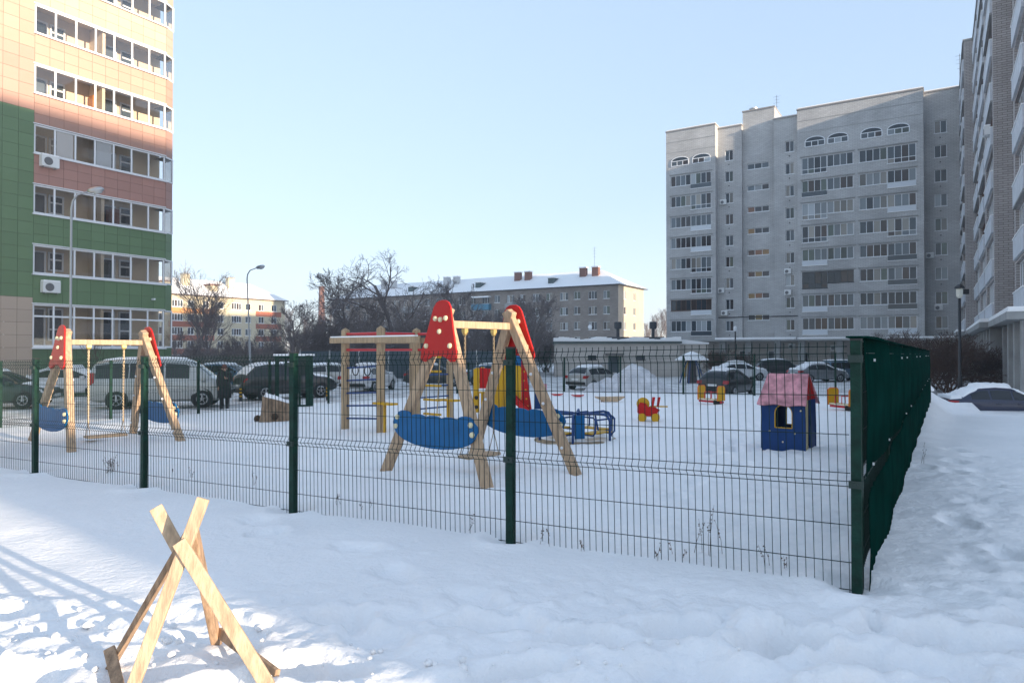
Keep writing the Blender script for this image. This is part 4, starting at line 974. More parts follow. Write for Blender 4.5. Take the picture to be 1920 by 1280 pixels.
for px, py, l in ((452, 752, 'short black and yellow bollard in front of the dark crossover'), (614, 750, 'short black and yellow bollard between the dark crossover and the white sedan')):
    u = (px-960)/1280; Z = 3008/(py-655); x, y = u*Z, Z
    t = thing('bollard', l, 'bollard', (x, y, gz(x, y)), 0, 'black and yellow bollards'); MB().lathe([(.06, -.1), (.06, .62), (.03, .65)], 12).build('post', BLACK, t)
    for z in (.2, .36, .52): MB().lathe([(.063, z), (.063, z+.07)], 12).build('stripe', YELLOW, t)

# ------------------------------------------------------------------ saw-horse of planks in the foreground
def w3(px, py, Z): return Vector(((px-960)/1280*Z, Z, 1.5-(py-655)/1280*Z))
tp = w3(345, 1010, 3.25); th = thing('plank_trestle', 'home-made trestle of crossed raw planks standing in the foreground snow', 'trestle', (tp.x, tp.y, 0))
def plank(a, b, w_, t_, side, m, name='leg'):
    o = tp.copy(); o.z = 0
    return MB().beam(a-o, b-o, w_, t_, side).build(name, m, th, bevel=.004)
plank(w3(383, 933, 3.16), w3(232, 1340, 2.96), .056, .022, (1, .1, .3), PLANK)
plank(w3(338, 1014, 3.10), w3(522, 1308, 3.0), .062, .022, (1, .1, -.3), PLANK)
plank(w3(294, 950, 3.30), w3(352, 1055, 3.24), .06, .022, (1, .1, -.3), PLANK, 'horn')
plank(w3(359, 990, 3.19), w3(203, 1262, 3.28), .024, .06, (.9, -.1, .4), PLANKB)
plank(w3(364, 992, 3.27), w3(413, 1222, 3.5), .04, .05, (1, .1, .1), PLANKB)
plank(w3(209, 1212, 3.25), w3(238, 1330, 3.0), .05, .02, (1, .2, .2), PLANKB, 'brace')
plank(w3(415, 1182, 3.48), w3(522, 1262, 3.06), .05, .025, (.3, .1, 1), PLANKB, 'brace')
# ------------------------------------------------------------------ cars
def rows(*a): return [tuple(r) for r in a]
PROF = {
 'hatch': dict(L=4.3, wb=2.62, r=.315, ws=(.25, 1.12), rw=(-2.03, -1.45), roof=(-1.4, .2), side=[(-1.6, -.75), (-.68, .1), (.17, .95)], hood=(1.2, 2.0), st=rows(
  (-2.15,.42,.66,.70,.70,.62), (-2.08,.32,.88,.94,.80,.68), (-1.95,.26,.93,1.08,.86,.68), (-1.7,.22,.94,1.30,.89,.64), (-1.35,.2,.94,1.43,.90,.60), (-.5,.2,.93,1.485,.905,.60), (.2,.2,.92,1.44,.905,.60), (.55,.2,.92,1.30,.90,.62), (1.15,.2,.92,.965,.89,.74), (1.6,.22,.86,.90,.87,.72), (1.95,.28,.74,.78,.80,.64), (2.13,.36,.58,.62,.70,.56))),
 'sedan': dict(L=4.5, wb=2.65, r=.31, ws=(.35, 1.15), rw=(-1.62, -1.0), roof=(-.95, .3), side=[(-1.35, -.65), (-.58, .2), (.27, .98)], hood=(1.25, 2.1), st=rows(
  (-2.25,.42,.70,.76,.72,.62), (-2.15,.32,.90,.96,.82,.70), (-1.7,.24,.94,1.00,.87,.72), (-1.35,.22,.94,1.22,.88,.64), (-.95,.2,.93,1.40,.885,.58), (-.3,.2,.92,1.45,.89,.58), (.3,.2,.91,1.41,.89,.58), (.6,.2,.91,1.27,.885,.62), (1.18,.2,.91,.955,.88,.74), (1.7,.22,.85,.89,.86,.72), (2.05,.28,.74,.78,.79,.64), (2.23,.36,.58,.62,.70,.56))),
 'suv': dict(L=4.55, wb=2.68, r=.36, ws=(.35, 1.1), rw=(-2.12, -1.72), roof=(-1.7, .3), side=[(-1.85, -.85), (-.78, .1), (.17, .95)], hood=(1.2, 2.15), st=rows(
  (-2.28,.5,.78,.84,.74,.66), (-2.22,.4,1.02,1.08,.86,.72), (-2.05,.32,1.05,1.28,.90,.70), (-1.75,.28,1.06,1.55,.915,.66), (-1.2,.26,1.06,1.65,.92,.64), (-.4,.26,1.05,1.68,.925,.64), (.3,.26,1.04,1.64,.925,.64), (.6,.26,1.04,1.5,.92,.66), (1.15,.26,1.03,1.085,.91,.78), (1.7,.28,.98,1.03,.90,.76), (2.08,.34,.86,.90,.83,.70), (2.27,.44,.68,.72,.74,.6))),
 'van': dict(L=5.1, wb=3.08, r=.35, ws=(1.0, 1.85), rw=(-2.52, -2.36), roof=(-2.3, .9), side=[(-2.3, -1.15), (-1.1, .1), (.18, 1.05)], hood=(1.95, 2.4), st=rows(
  (-2.56,.5,1.02,1.10,.80,.74), (-2.52,.38,1.08,1.3,.90,.78), (-2.42,.32,1.12,1.72,.94,.77), (-2.28,.28,1.13,1.86,.955,.76), (-1.6,.26,1.13,1.93,.96,.76), (0,.26,1.12,1.945,.96,.76), (.9,.26,1.11,1.90,.96,.76), (1.25,.26,1.1,1.72,.955,.77), (1.85,.26,1.08,1.22,.94,.80), (2.15,.3,1.0,1.08,.90,.78), (2.4,.36,.84,.90,.84,.72), (2.55,.46,.62,.68,.76,.62)))}
def paint(name, col, metal=.3): return mat('paint_'+name, col, .28, metal, coat=.5)
_wheel = {}
def car(kind, name, loc, heading, pm, label, snow=.07, cat='car', hoodsnow=True, scale=1.0, rearsnow=False, dirt=None):
    P = PROF[kind]; st = P['st']; t = thing(name, label, cat, loc, heading, 'vehicles parked around the yard'); t.scale = (scale,)*3
    def at_(x):
        for a, b in zip(st[:-1], st[1:]):
            if x <= b[0]: k = max(0, (x-a[0])/(b[0]-a[0])); return [a[i]+(b[i]-a[i])*k for i in range(6)]
        return list(st[-1])
    def ring(x):
        _, zb, zl, zt, w_, wt = at_(x); h = zl-zb
        half = [(w_*.82, zb), (w_*.965, zb+.12*h), (w_*1.0, zb+.5*h), (w_*.985, zb+.85*h), (w_*.95, zl), (wt*1.02, zl+(zt-zl)*.86), (wt*.86, zl+(zt-zl)*1.0), (wt*.45, zt+.022), (0, zt+.03)]
        return half
    xs_ = []
    for a, b in zip(st[:-1], st[1:]): xs_ += [a[0], (a[0]+b[0])/2]
    xs_.append(st[-1][0])
    mb = MB(); vs = []; fs = []
    for x in xs_:
        h = ring(x); full = [(x, -y, z) for y, z in h]+[(x, y, z) for y, z in h[::-1][1:]]; vs += full
    n = len(full)
    for i in range(len(xs_)-1):
        for j in range(n): fs.append((i*n+j, (i+1)*n+j, (i+1)*n+(j+1) % n, i*n+(j+1) % n))
    fs += [tuple(range(n)), tuple((len(xs_)-1)*n+j for j in range(n-1, -1, -1))]
    mb.add(vs, fs); bo = mb.build('body', pm, t, True)
    es = bo.modifiers.new('edges', 'EDGE_SPLIT'); es.split_angle = R(38)
    # side windows
    for s_ in (-1, 1):
        for xa, xb in P['side']:
            v = []; N = 5
            for k in range(N+1):
                x = xa+(xb-xa)*k/N; h = ring(x); a, b = Vector((0, *h[4])), Vector((0, *h[5]))
                lo = a.lerp(b, .1); hi = a.lerp(b, .93)
                if (hi-lo).length < .03: hi = lo.copy()
                v += [(x, s_*(lo.y+.008), lo.z), (x, s_*(hi.y+.008), hi.z)]
            MB().add(v, [(2*k, 2*k+2, 2*k+3, 2*k+1) if s_ < 0 else (2*k+1, 2*k+3, 2*k+2, 2*k) for k in range(N)]).build('side_window', DARKGLASS, t)
    for nm, (xa, xb) in (('windscreen', P['ws']), ('rear_window', P['rw'])):
        v = []; f = []; N = 5; m = 7
        for k in range(N+1):
            x = xa+(xb-xa)*(.06+.88*k/N); h = ring(x); row = [(y*.93, z) for y, z in (h[5], h[6], h[7], h[8])]; row = [(-y, z) for y, z in row]+row[::-1][1:]
            v += [(x+(.008 if nm == 'windscreen' else -.012), y, z+.008) for y, z in row]
        for k in range(N):
            for j in range(m-1): f.append((k*m+j, (k+1)*m+j, (k+1)*m+j+1, k*m+j+1))
        MB().add(v, f).build(nm, DARKGLASS, t, True)
    # snow on top
    def sheet(xa, xb, th, a=6, shrink=1.0, name='snow_cap'):
        v = []; f = []; N = 10; m = None
        for k in range(N+1):
            x = xa+(xb-xa)*k/N; h = ring(x); row = [h[a], ((h[a][0]+h[a+1][0])/2, (h[a][1]+h[a+1][1])/2)]+h[a+1:]; row = [(-y*shrink, z) for y, z in row]+[(y*shrink, z) for y, z in row[::-1][1:]]; m = len(row)
            for j, (y, z) in enumerate(row):
                e = 0 if (j in (0, m-1) or k in (0, N)) else 1
                v.append((x, y, z+(th*(.75+.5*random.random()) if e else -.01)))
        for k in range(N):
            for j in range(m-1): f.append((k*m+j, (k+1)*m+j, (k+1)*m+j+1, k*m+j+1))
        MB().add(v, f).build(name, SNOWCAP, t, True)
    if snow:
        sheet(P['roof'][0]-.1, P['roof'][1]+.15, snow)
        if hoodsnow: sheet(P['hood'][0], P['hood'][1], snow*.8, 5)
        if rearsnow: sheet(P['rw'][0]-.02, P['rw'][1], snow*.5, 5, .95); sheet(P['ws'][0]+.1, P['ws'][1], snow*.5, 5, .95)
        if kind == 'sedan': sheet(-2.15, -1.68, snow*.8, 5)
    # wheels
    r = P['r']; k = ('wheel', r)
    if k not in _wheel:
        X = Matrix.Rotation(R(90), 4, 'X')
        ty = MB().lathe([(r*.62, -.10), (r*.95, -.105), (r, -.07), (r, .07), (r*.95, .105), (r*.62, .10)], 22, X).mesh('tyre', RUBBER, True)
        ri = MB().tube([(r*.57*math.cos(q*math.pi/10), -.104, r*.57*math.sin(q*math.pi/10)) for q in range(21)], .026, 6, False)
        for q in range(5):
            a = q*2*math.pi/5+.3; ri.beam((0, -.112, 0), (r*.57*math.cos(a), -.108, r*.57*math.sin(a)), .07, .016)
        ri.lathe([(.065, 0), (.055, .016)], 10, Matrix.Translation((0, -.106, 0)) @ X)
        ri = ri.mesh('rim', mat('alloy', (.42, .43, .44), .35, .8)); ar = MB().lathe([(r*1.17, -.09), (r*1.17, -.001)], 24, X).mesh('wheel_arch', BLACK)
        _wheel[k] = (ty, ri, ar)
    ty, ri, ar = _wheel[k]
    for sx in (-1, 1):
        for s_ in (-1, 1):
            x = sx*P['wb']/2; w_ = at_(x)[4]
            o = link('wheel', ty, t, (x, s_*(w_-.085), r)); o.rotation_euler = (0, 0, 0 if s_ < 0 else math.pi); link('rim', ri, o)
            a = link('wheel_arch', ar, t, (x, s_*(w_-.005), r+.02)); a.rotation_euler = (0, 0, 0 if s_ < 0 else math.pi)
            a.scale = (1, .25, 1)
    # lamps, plates, bumpers, mirrors
    L2 = P['L']/2; zr = at_(-L2+.12)[2]; zf = at_(L2-.3)[2]
    for s_ in (-1, 1):
        if kind == 'van': MB().box(-L2-.02, s_*.84-.09, .95, -L2+.22, s_*.84+.085, 1.42).build('tail_lamp', TAILRED, t, bevel=.02)
        else: MB().prism([(-L2+.0, zr-.17), (-L2+.36, zr-.1), (-L2+.40, zr-.0), (-L2+.06, zr+.02)], s_*.72-.13, s_*.72+.14).build('tail_lamp', TAILRED, t, bevel=.015)
        MB().prism([(L2-.10, zf-.22), (L2-.5, zf-.06), (L2-.55, zf+.0), (L2-.22, zf-.04)], s_*.68-.12, s_*.68+.12).build('head_lamp', HEADL, t, bevel=.015)
        xm = P['ws'][1]-.25; wm = at_(xm)[4]; MB().box(xm-.09, s_*(wm+.10)-.1, at_(xm)[2]-.02, xm+.07, s_*(wm+.10)+.1, at_(xm)[2]+.14).build('mirror', pm, t, bevel=.03)
        xh = P['side'][1][0]+.12
        for xq in (xh, P['side'][2][0]+.1): MB().box(xq, s_*(.905*1.0)-.02+s_*(.05 if kind == 'van' else .0), at_(xq)[2]-.14, xq+.18, s_*.905+.02+s_*(.05 if kind == 'van' else 0), at_(xq)[2]-.11).build('door_handle', pm, t)
    MB().box(-L2-.045, -.26, .62 if kind != 'van' else .8, -L2+.1, .26, .73 if kind != 'van' else .91).build('number_plate', PLATE, t); MB().box(L2-.08, -.26, .42, L2+.05, .26, .53).build('number_plate', PLATE, t)
    MB().box(-L2-.04, -.74, .34, -L2+.2, .74, .52).build('rear_bumper', BLACK if kind != 'van' else pm, t, bevel=.03); MB().box(L2-.15, -.6, .5, L2+.035, .6, .68).build('grille', BLACK, t, bevel=.02)
    if kind == 'van': MB().box(-L2-.03, -.6, 1.02, -L2+.1, .6, 1.08).build('trim_bar', CHROME, t)
    return t
def park(px, Z, **k): return ((px-960)/1280*Z, Z)
SILVER = paint('silver', (.42, .42, .40)); BLK = paint('black', (.012, .013, .015), 0); DGREEN = paint('dark_green', (.012, .035, .028), .1); WHT = paint('white', (.62, .63, .64), 0); GREY = paint('grey', (.20, .21, .22)); NAVY = paint('navy', (.005, .012, .045), 0); BLUEG = paint('blue_grey', (.06, .12, .18))
def put(kind, name, x, y, hd, pm, label, dz=0, **k): return car(kind, name, (x, y, gz(x, y)+dz), R(hd), pm, label, **k)
put('van', 'van', -14.15, 27.9, 15, SILVER, 'silver minivan with dark windows parked behind the left swing', dz=.02, cat='van', snow=.06, hoodsnow=False)
put('suv', 'crossover', -10.9, 33.0, 40, BLK, 'dark crossover with snow on its roof parked behind the stump', snow=.08, rearsnow=True)
put('hatch', 'parked_car', -20.6, 27.3, 12, DGREEN, 'dark green car cut off by the left edge of the picture', dz=.05)
put('sedan', 'parked_car', -22.2, 34.5, 8, WHT, 'pale car under thick snow beside the tower at the left', snow=.14, rearsnow=True)
put('hatch', 'parked_car', -17.4, 42, -12, BLUEG, 'blue-grey hatchback behind the standing person', snow=.08)
put('sedan', 'parked_car', -14.2, 49, 5, BLK, 'dark sedan far behind the dark crossover', snow=.08)
put('hatch', 'parked_car', -11.9, 46, 25, SILVER, 'silver hatchback right of the gate frame', snow=.08)
put('sedan', 'parked_car', -8.1, 38.8, 78, WHT, 'white sedan seen from behind through the climbing frame', snow=.14, rearsnow=True)
put('hatch', 'parked_car', -5.4, 48, 4, BLK, 'dark hatchback behind the middle swing', snow=.1)
put('sedan', 'parked_car', -1.4, 50, 6, BLUEG, 'blue-grey sedan behind the yellow play tower', snow=.1)
put('hatch', 'parked_car', 5.4, 44.5, 48, SILVER, 'silver hatchback half hidden by the heap of snow', snow=.08)
put('hatch', 'parked_car', 11.9, 37.6, 50, BLK, 'black hatchback with red tail lamps behind the orange rocking seat', snow=.05, hoodsnow=False)
put('suv', 'parked_car', 24.4, 62, -6, BLK, 'black off-road car in front of the high-rise', snow=.04)
put('sedan', 'parked_car', 19.0, 57, 5, WHT, 'snow-covered sedan behind the black hatchback', snow=.16, rearsnow=True)
put('sedan', 'parked_car', 24.2, 54, 12, GREY, 'grey snow-covered sedan behind the playhouse roof', snow=.14, rearsnow=True)
put('van', 'parked_car', 27.2, 56, 20, BLUEG, 'blue-grey minivan near the fence corner post in front of the high-rise', snow=.08, scale=.85)
put('suv', 'parked_car', 17.15, 30.6, -97, GREY, 'grey off-road car facing the camera beside the sheeted fence', dz=-.02, snow=.1)
put('sedan', 'parked_car', 20.7, 29.2, -8, NAVY, 'dark blue sedan buried in snow at the right edge', dz=-.5, snow=.16, rearsnow=True)
# ploughed heap of snow
sp = bpy.data.meshes.new('snow_pile'); N = 60; v = []; f = []
for j in range(N):
    for i in range(N):
        x = -3.0+6.0*i/(N-1); y = -1.8+3.6*j/(N-1); r = math.sqrt((x/2.75)**2+(y/1.6)**2)
        h = 1.6*(1-min(1, r)**2.2)*(1-.28*math.sin(x*.9-.3)**2)*(1+.12*math.sin(x*2.3+1)); v.append((x, y, h))
va = np.array(v); va[:, 2] += (.5*fbm(va[:, 0]*1.6, va[:, 1]*1.6, 4, 3)+.10*np.abs(fbm(va[:, 0]*6, va[:, 1]*6, 3, 8)))*np.clip(va[:, 2]*2, 0, 1)-.1
f = [(j*N+i, j*N+i+1, (j+1)*N+i+1, (j+1)*N+i) for j in range(N-1) for i in range(N-1)]
o = MB().add([tuple(q) for q in va], f).build('snow_pile', mat('ploughed_snow', (.66, .66, .68), .75, var=.22, vscale=2.2, bump=.5, bscale=12), None, True, (5.9, 34.2, gz(5.9, 34.2)))
tag(o, 'lumpy ploughed heap of dirty snow behind the back fence', 'snow heap')
# mushroom shelter
x, y = 13.7, 52; ms = thing('mushroom_shelter', 'small round shelter with snowy pointed roof and blue legs', 'shelter', (x, y, gz(x, y)))
MB().lathe([(1.3, 1.75), (1.25, 1.82), (.7, 2.15), (.1, 2.4)], 12).build('roof', SNOWCAP, ms); MB().lathe([(.42, -.1), (.34, .8), (.3, 1.7)], 12).build('trunk', mat('dark_trunk', (.06, .05, .05), .8), ms)
for k in range(6):
    a = k*math.pi/3; MB().tube([(.35*math.cos(a), .35*math.sin(a), 1.72), (.6*math.cos(a), .6*math.sin(a), 1.2), (.95*math.cos(a), .95*math.sin(a), -.1)], .045, 6).build('leg', BLUETUBE if k != 2 else YELLOW, ms)

# ------------------------------------------------------------------ person in a long dark coat
x, y = -11.45, 27.2; pz = gz(x, y)
pe = thing('person', 'person in a long black coat and reddish hat standing beside the silver van', 'person', (x, y, pz), R(20))
SK = [  # name, parent, pos, radius
 ('pelvis', None, (0, 0, .93), .13), ('waist', 'pelvis', (0, 0, 1.08), .125), ('chest', 'waist', (0, .01, 1.28), .145), ('neck0', 'chest', (0, .01, 1.43), .075), ('neck', 'neck0', (0, .0, 1.48), .052),
 ('head', 'neck', (0, -.015, 1.57), .082), ('crown', 'head', (0, -.01, 1.66), .078),
 ('shl', 'chest', (-.17, .01, 1.37), .065), ('ell', 'shl', (-.235, .03, 1.10), .05), ('wrl', 'ell', (-.22, -.08, .88), .036), ('hal', 'wrl', (-.215, -.11, .80), .034),
 ('shr', 'chest', (.17, .01, 1.37), .065), ('elr', 'shr', (.235, .03, 1.12), .05), ('wrr', 'elr', (.10, -.16, 1.20), .036), ('har', 'wrr', (.04, -.18, 1.23), .034),
 ('hpl', 'pelvis', (-.09, 0, .88), .10), ('knl', 'hpl', (-.10, -.01, .48), .065), ('anl', 'knl', (-.105, .02, .09), .045), ('tol', 'anl', (-.115, -.13, .035), .036),
 ('hpr', 'pelvis', (.09, 0, .88), .10), ('knr', 'hpr', (.10, -.01, .48), .065), ('anr', 'knr', (.105, .02, .09), .045), ('tor', 'anr', (.115, -.13, .035), .036)]
me_ = bpy.data.meshes.new('body'); names = [s[0] for s in SK]
me_.from_pydata([s[2] for s in SK], [(i, names.index(s[1])) for i, s in enumerate(SK) if s[1]], [])
bo = bpy.data.objects.new('body', me_); C.objects.link(bo); bo.parent = pe
bo.modifiers.new('skin', 'SKIN'); lay = me_.skin_vertices[0] if me_.skin_vertices else None
if lay is None:
    bm = bmesh.new(); bm.from_mesh(me_); bm.verts.layers.skin.verify(); bm.to_mesh(me_); bm.free(); lay = me_.skin_vertices[0]
for i, s in enumerate(SK): lay.data[i].radius = (s[3], s[3]); lay.data[i].use_root = (i == 0)
sb_ = bo.modifiers.new('sub', 'SUBSURF'); sb_.levels = 2; sb_.render_levels = 2
bo.modifiers['skin'].use_smooth_shade = True
CLOTH = mat('dark_trousers', (.015, .015, .018), .9); SKINM = mat('skin', (.50, .30, .22), .6)
me_.materials.append(SKINM)
def loft(name, rings, m, parent, n=18):
    v = []; f = []
    for cx, cy, z, rx, ry in rings:
        for j in range(n): a = 2*math.pi*j/n; v.append((cx+rx*math.cos(a), cy+ry*math.sin(a), z))
    for i in range(len(rings)-1):
        for j in range(n): f.append((i*n+j, i*n+(j+1) % n, (i+1)*n+(j+1) % n, (i+1)*n+j))
    f += [tuple(range(n-1, -1, -1)), tuple((len(rings)-1)*n+j for j in range(n))]
    return MB().add(v, f).build(name, m, parent, True)
COAT = mat('black_coat', (.012, .013, .016), .85, var=.3, vscale=6)
coat = loft('coat', [(0, .0, .42, .27, .21), (0, 0, .6, .26, .20), (0, 0, .95, .235, .18), (0, 0, 1.1, .215, .165), (0, .01, 1.28, .225, .175), (0, .01, 1.38, .215, .15), (0, .01, 1.44, .13, .11), (0, 0, 1.50, .095, .09)], COAT, pe)
for s_ in ('l', 'r'):
    P_ = {q[0]: Vector(q[2]) for q in SK}; MB().tube([P_['sh'+s_]+Vector((0, 0, .02)), P_['el'+s_], P_['wr'+s_]], [.095, .082, .062], 12).ball(P_['sh'+s_], .095, 10).ball(P_['el'+s_], .08, 10).build('sleeve', COAT, coat, True)
    hp, kn, an = P_['hp'+s_], P_['kn'+s_], P_['an'+s_]; MB().tube([hp, kn, an+Vector((0, 0, .0))], [.115, .085, .07], 12).build('trouser_leg', CLOTH, pe, True)
    bt = loft('boot', [(an.x, -.05, .0, .062, .15), (an.x, -.05, .05, .064, .15), (an.x, -.02, .1, .062, .10), (an.x, .02, .22, .065, .07)], BLACK, pe)
    # fingers, slightly curled
    ha = P_['ha'+s_]; wr = P_['wr'+s_]; d = (ha-wr).normalized(); sd = d.orthogonal().normalized(); fm = MB()
    for k in range(4): b0 = ha+sd*(k-1.5)*.017; fm.tube([b0, b0+d*.035, b0+d*.055+d.cross(sd)*.02, b0+d*.05+d.cross(sd)*.04], [.009, .0085, .008, .006], 6)
    fm.tube([wr+d*.03+sd*.03, wr+d*.06+sd*.05, wr+d*.085+sd*.05], [.011, .01, .007], 6); fm.build('fingers', SKINM, bo, True)
loft('hat', [(0, -.01, 1.60, .098, .108), (0, .0, 1.66, .104, .112), (0, .0, 1.73, .085, .09), (0, .0, 1.76, .04, .045)], mat('russet_hat', (.16, .05, .04), .9), pe)
fm = MB()
fm.ball((-.032, -.093, 1.585), .012, 8).ball((.032, -.093, 1.585), .012, 8); fm.build('eye', BLACK, bo)
MB().beam((0, -.09, 1.585), (0, -.113, 1.545), .022, .02).build('nose', SKINM, bo); MB().box(-.025, -.096, 1.512, .025, -.085, 1.522).build('mouth', mat('lips', (.35, .12, .1), .6), bo)
MB().ball((-.085, -.01, 1.57), .022, 8).ball((.085, -.01, 1.57), .022, 8).build('ear', SKINM, bo)

# ------------------------------------------------------------------ lamps
def lamp(loc, h, label, lean=0, rz=0):
    t = thing('street_lamp', label, 'street lamp', loc, rz, 'tall curved street lamps'); M = Matrix.Rotation(lean, 4, 'Y')
    pts = [(0, 0, -.4), (0, 0, h*.35), (0, 0, h*.36), (0, 0, h-.75), (.06, 0, h-.4), (.25, 0, h-.12), (.75, 0, h+.05)]
    MB().tube([M @ Vector(p) for p in pts], [.085, .08, .055, .05, .045, .04, .035], 10).build('pole', mat('lamp_pole', (.40, .41, .42), .5, .5), t, True)
    hd = MB(); hd.lathe([(.05, -.38), (.13, -.25), (.15, 0), (.12, .2), (.04, .3)], 12, M @ Matrix.Translation((1.05, 0, h+.12)) @ Matrix.Rotation(R(80), 4, 'Y')); hd.build('lamp_head', STEEL, t, True)
    ln = MB(); ln.lathe([(.11, -.16), (.13, 0), (.09, .16)], 12, M @ Matrix.Translation((1.09, 0, h+.06)) @ Matrix.Rotation(R(80), 4, 'Y')); ln.build('lens', mat('lamp_lens', (.45, .46, .46), .15), t, True)
    return t
lx, ly = -.647*30.5, 30.5; lamp((lx, ly, gz(lx, ly)), 9.4, 'grey street lamp in front of the green tower', 0, R(8))
lx, ly = -.382*52, 52; lamp((lx, ly, gz(lx, ly)), 8.6, 'leaning grey street lamp beside the bare trees', R(-2.4), R(5))
lx, ly = .656*34, 34; dl_ = thing('lantern', 'dark lantern on a black pole near the buff brick wing', 'street lamp', (lx, ly, gz(lx, ly)))
MB().tube([(0, 0, -.3), (0, 0, 1.2), (0, 0, 1.25), (0, 0, 5.1)], [.11, .1, .07, .06], 10).build('pole', BLACK, dl_, True); MB().lathe([(.07, 5.1), (.16, 5.2), (.17, 5.55), (.1, 5.6)], 6).build('lantern_glass', mat('lantern_glass', (.62, .60, .52), .3), dl_); MB().lathe([(.26, 5.6), (.22, 5.68), (.05, 5.8)], 6).build('lantern_cap', BLACK, dl_); MB().box(.1, -.1, 5.3, .42, .1, 5.55).build('flood_head', BLACK, dl_)
lx, ly = 22.9, 70; l2 = thing('slim_lantern', 'slim dark lamp post in front of the high-rise', 'street lamp', (lx, ly, gz(lx, ly))); MB().tube([(0, 0, -.3), (0, 0, 4.4)], .07, 8).build('pole', BLACK, l2); MB().lathe([(.12, 4.4), (.2, 4.5), (.2, 4.8), (.08, 4.95)], 8).build('lantern_glass', WHITE, l2)

# ------------------------------------------------------------------ bare trees
BARK = bark_mat('bark_snowy', (.17, .145, .14), .08); BARKP = bark_mat('bark_plain', (.085, .066, .055), -.4); BARKB = bark_mat('bark_brown', (.085, .048, .032), -.1); BARKL = bark_mat('bark_pale', (.26, .20, .17), -.4)
def tree_mesh(seed, h, r0, levels, kids, spread, up=.25, curve=.25, trunk_frac=.3, bark=BARK, twig=.006, ratio=.62, multi=1):
    rn = random.Random(seed); tr = MB(); cr = MB()
    def rv(): 
        a = rn.uniform(0, 2*math.pi); z = rn.uniform(-1, 1); q = math.sqrt(1-z*z); return Vector((q*math.cos(a), q*math.sin(a), z))
    def limb(p, d, L, r, lev):
        n = 5 if lev < 2 else 4 if lev < 3 else 3; pts = [p]; rs = [r]; dd = d.copy()
        for i in range(n):
            dd = (dd+rv()*curve*(.5+.5*lev/levels)+Vector((0, 0, up*.25))).normalized(); p = p+dd*(L/n); pts.append(p); rs.append(max(twig, r*(1-.55*(i+1)/n)))
        sides = 7 if lev == 0 else 5 if lev == 1 else 3
        (tr if lev == 0 else cr).tube(pts, rs, sides, lev < 2)
        if lev >= levels: return
        k = kids[min(lev, len(kids)-1)]
        for i in range(k):
            t = (trunk_frac if lev == 0 else .22)+(1-(trunk_frac if lev == 0 else .22))*(i+rn.random())/k; f = t*n; a = min(int(f), n-1); q = pts[a].lerp(pts[a+1], f-a)
            base = (pts[a+1]-pts[a]).normalized(); side = (rv()); side = (side-base*side.dot(base)).normalized()
            nd = (base*math.cos(spread)+side*math.sin(spread)*rn.uniform(.7, 1.25)+Vector((0, 0, up))).normalized()
            limb(q, nd, L*ratio*rn.uniform(.65, 1.15)*(1.1-.35*t), max(twig, rs[a]*.58), lev+1)
    for m in range(multi):
        d = Vector((0, 0, 1)) if multi == 1 else (Vector((0, 0, 1))+rv()*.55).normalized(); d.z = abs(d.z)
        limb(Vector((rn.uniform(-.1, .1)*multi*.5, rn.uniform(-.1, .1)*multi*.5, -.3)), d, h*.62*rn.uniform(.85, 1.1), r0, 0)
    return tr.mesh('trunk', bark), cr.mesh('branches', bark)
KT = {'tall': tree_mesh(11, 12, .17, 4, (12, 7, 5, 4), .6, .22, .2, .25, twig=.011),
      'big': tree_mesh(23, 12, .26, 4, (8, 7, 6, 5), .95, .12, .36, .3, twig=.011),
      'mid': tree_mesh(5, 8, .13, 4, (9, 7, 6, 4), .75, .12, .3, .22, twig=.011),
      'shrub': tree_mesh(31, 5.5, .06, 3, (9, 7, 6), .65, .14, .28, .10, multi=8, twig=.010),
      'brown': tree_mesh(37, 4, .05, 3, (8, 7, 6), .75, .08, .35, .12, bark=BARKB, multi=7, twig=.009),
      'pale': tree_mesh(41, 14, .16, 4, (11, 6, 5, 3), .5, .3, .18, .25, bark=BARKL, twig=.012),
      'sparse': tree_mesh(19, 11, .12, 2, (7, 4), .8, .15, .2, .3, bark=BARKP, twig=.02),
      'sapling': tree_mesh(3, 4.2, .035, 3, (10, 5, 3), .55, .25, .2, .3, bark=BARKP, twig=.004)}
def tree(kind, px, Z, s, label, rz=None, cat='tree', group=None, name=None, x=None):
    x = (px-960)/1280*Z if x is None else x; t = thing(name or ('bare_shrub' if kind in ('shrub', 'brown') else 'bare_tree'), label, cat, (x, Z, gz(x, Z)), random.uniform(0, 6.28) if rz is None else rz, group); t.scale = (s,)*3
    link('trunk', KT[kind][0], t); link('branches', KT[kind][1], t); return t
tree('tall', 392, 70, .92, 'tall slender bare tree left of the leaning lamp'); tree('tall', 366, 74, .85, 'slim bare tree just left of the tall one by the orange house')
tree('big', 742, 72, 1.28, 'big bare tree with crooked limbs in front of the grey brick house', 1.2)
tree('mid', 652, 76, 1.7, 'bare tree left of the big crooked one'); tree('mid', 858, 84, 1.65, 'bare tree right of the big crooked one'); tree('mid', 1003, 74, 1.3, 'bare snowy tree in front of the middle of the grey brick house'); tree('mid', 925, 80, 1.1, 'bare tree between the two swings heads and the brick house')
tree('sapling', 190, 30, .95, 'thin young tree in front of the ground floor of the green tower')
GRP = 'bare shrubs behind the parking area'
zones = []
def zone(px): return 'below the orange house' if px < 470 else 'between the leaning lamp and the climbing frame' if px < 640 else 'behind the climbing frame' if px < 810 else 'behind the middle swing'
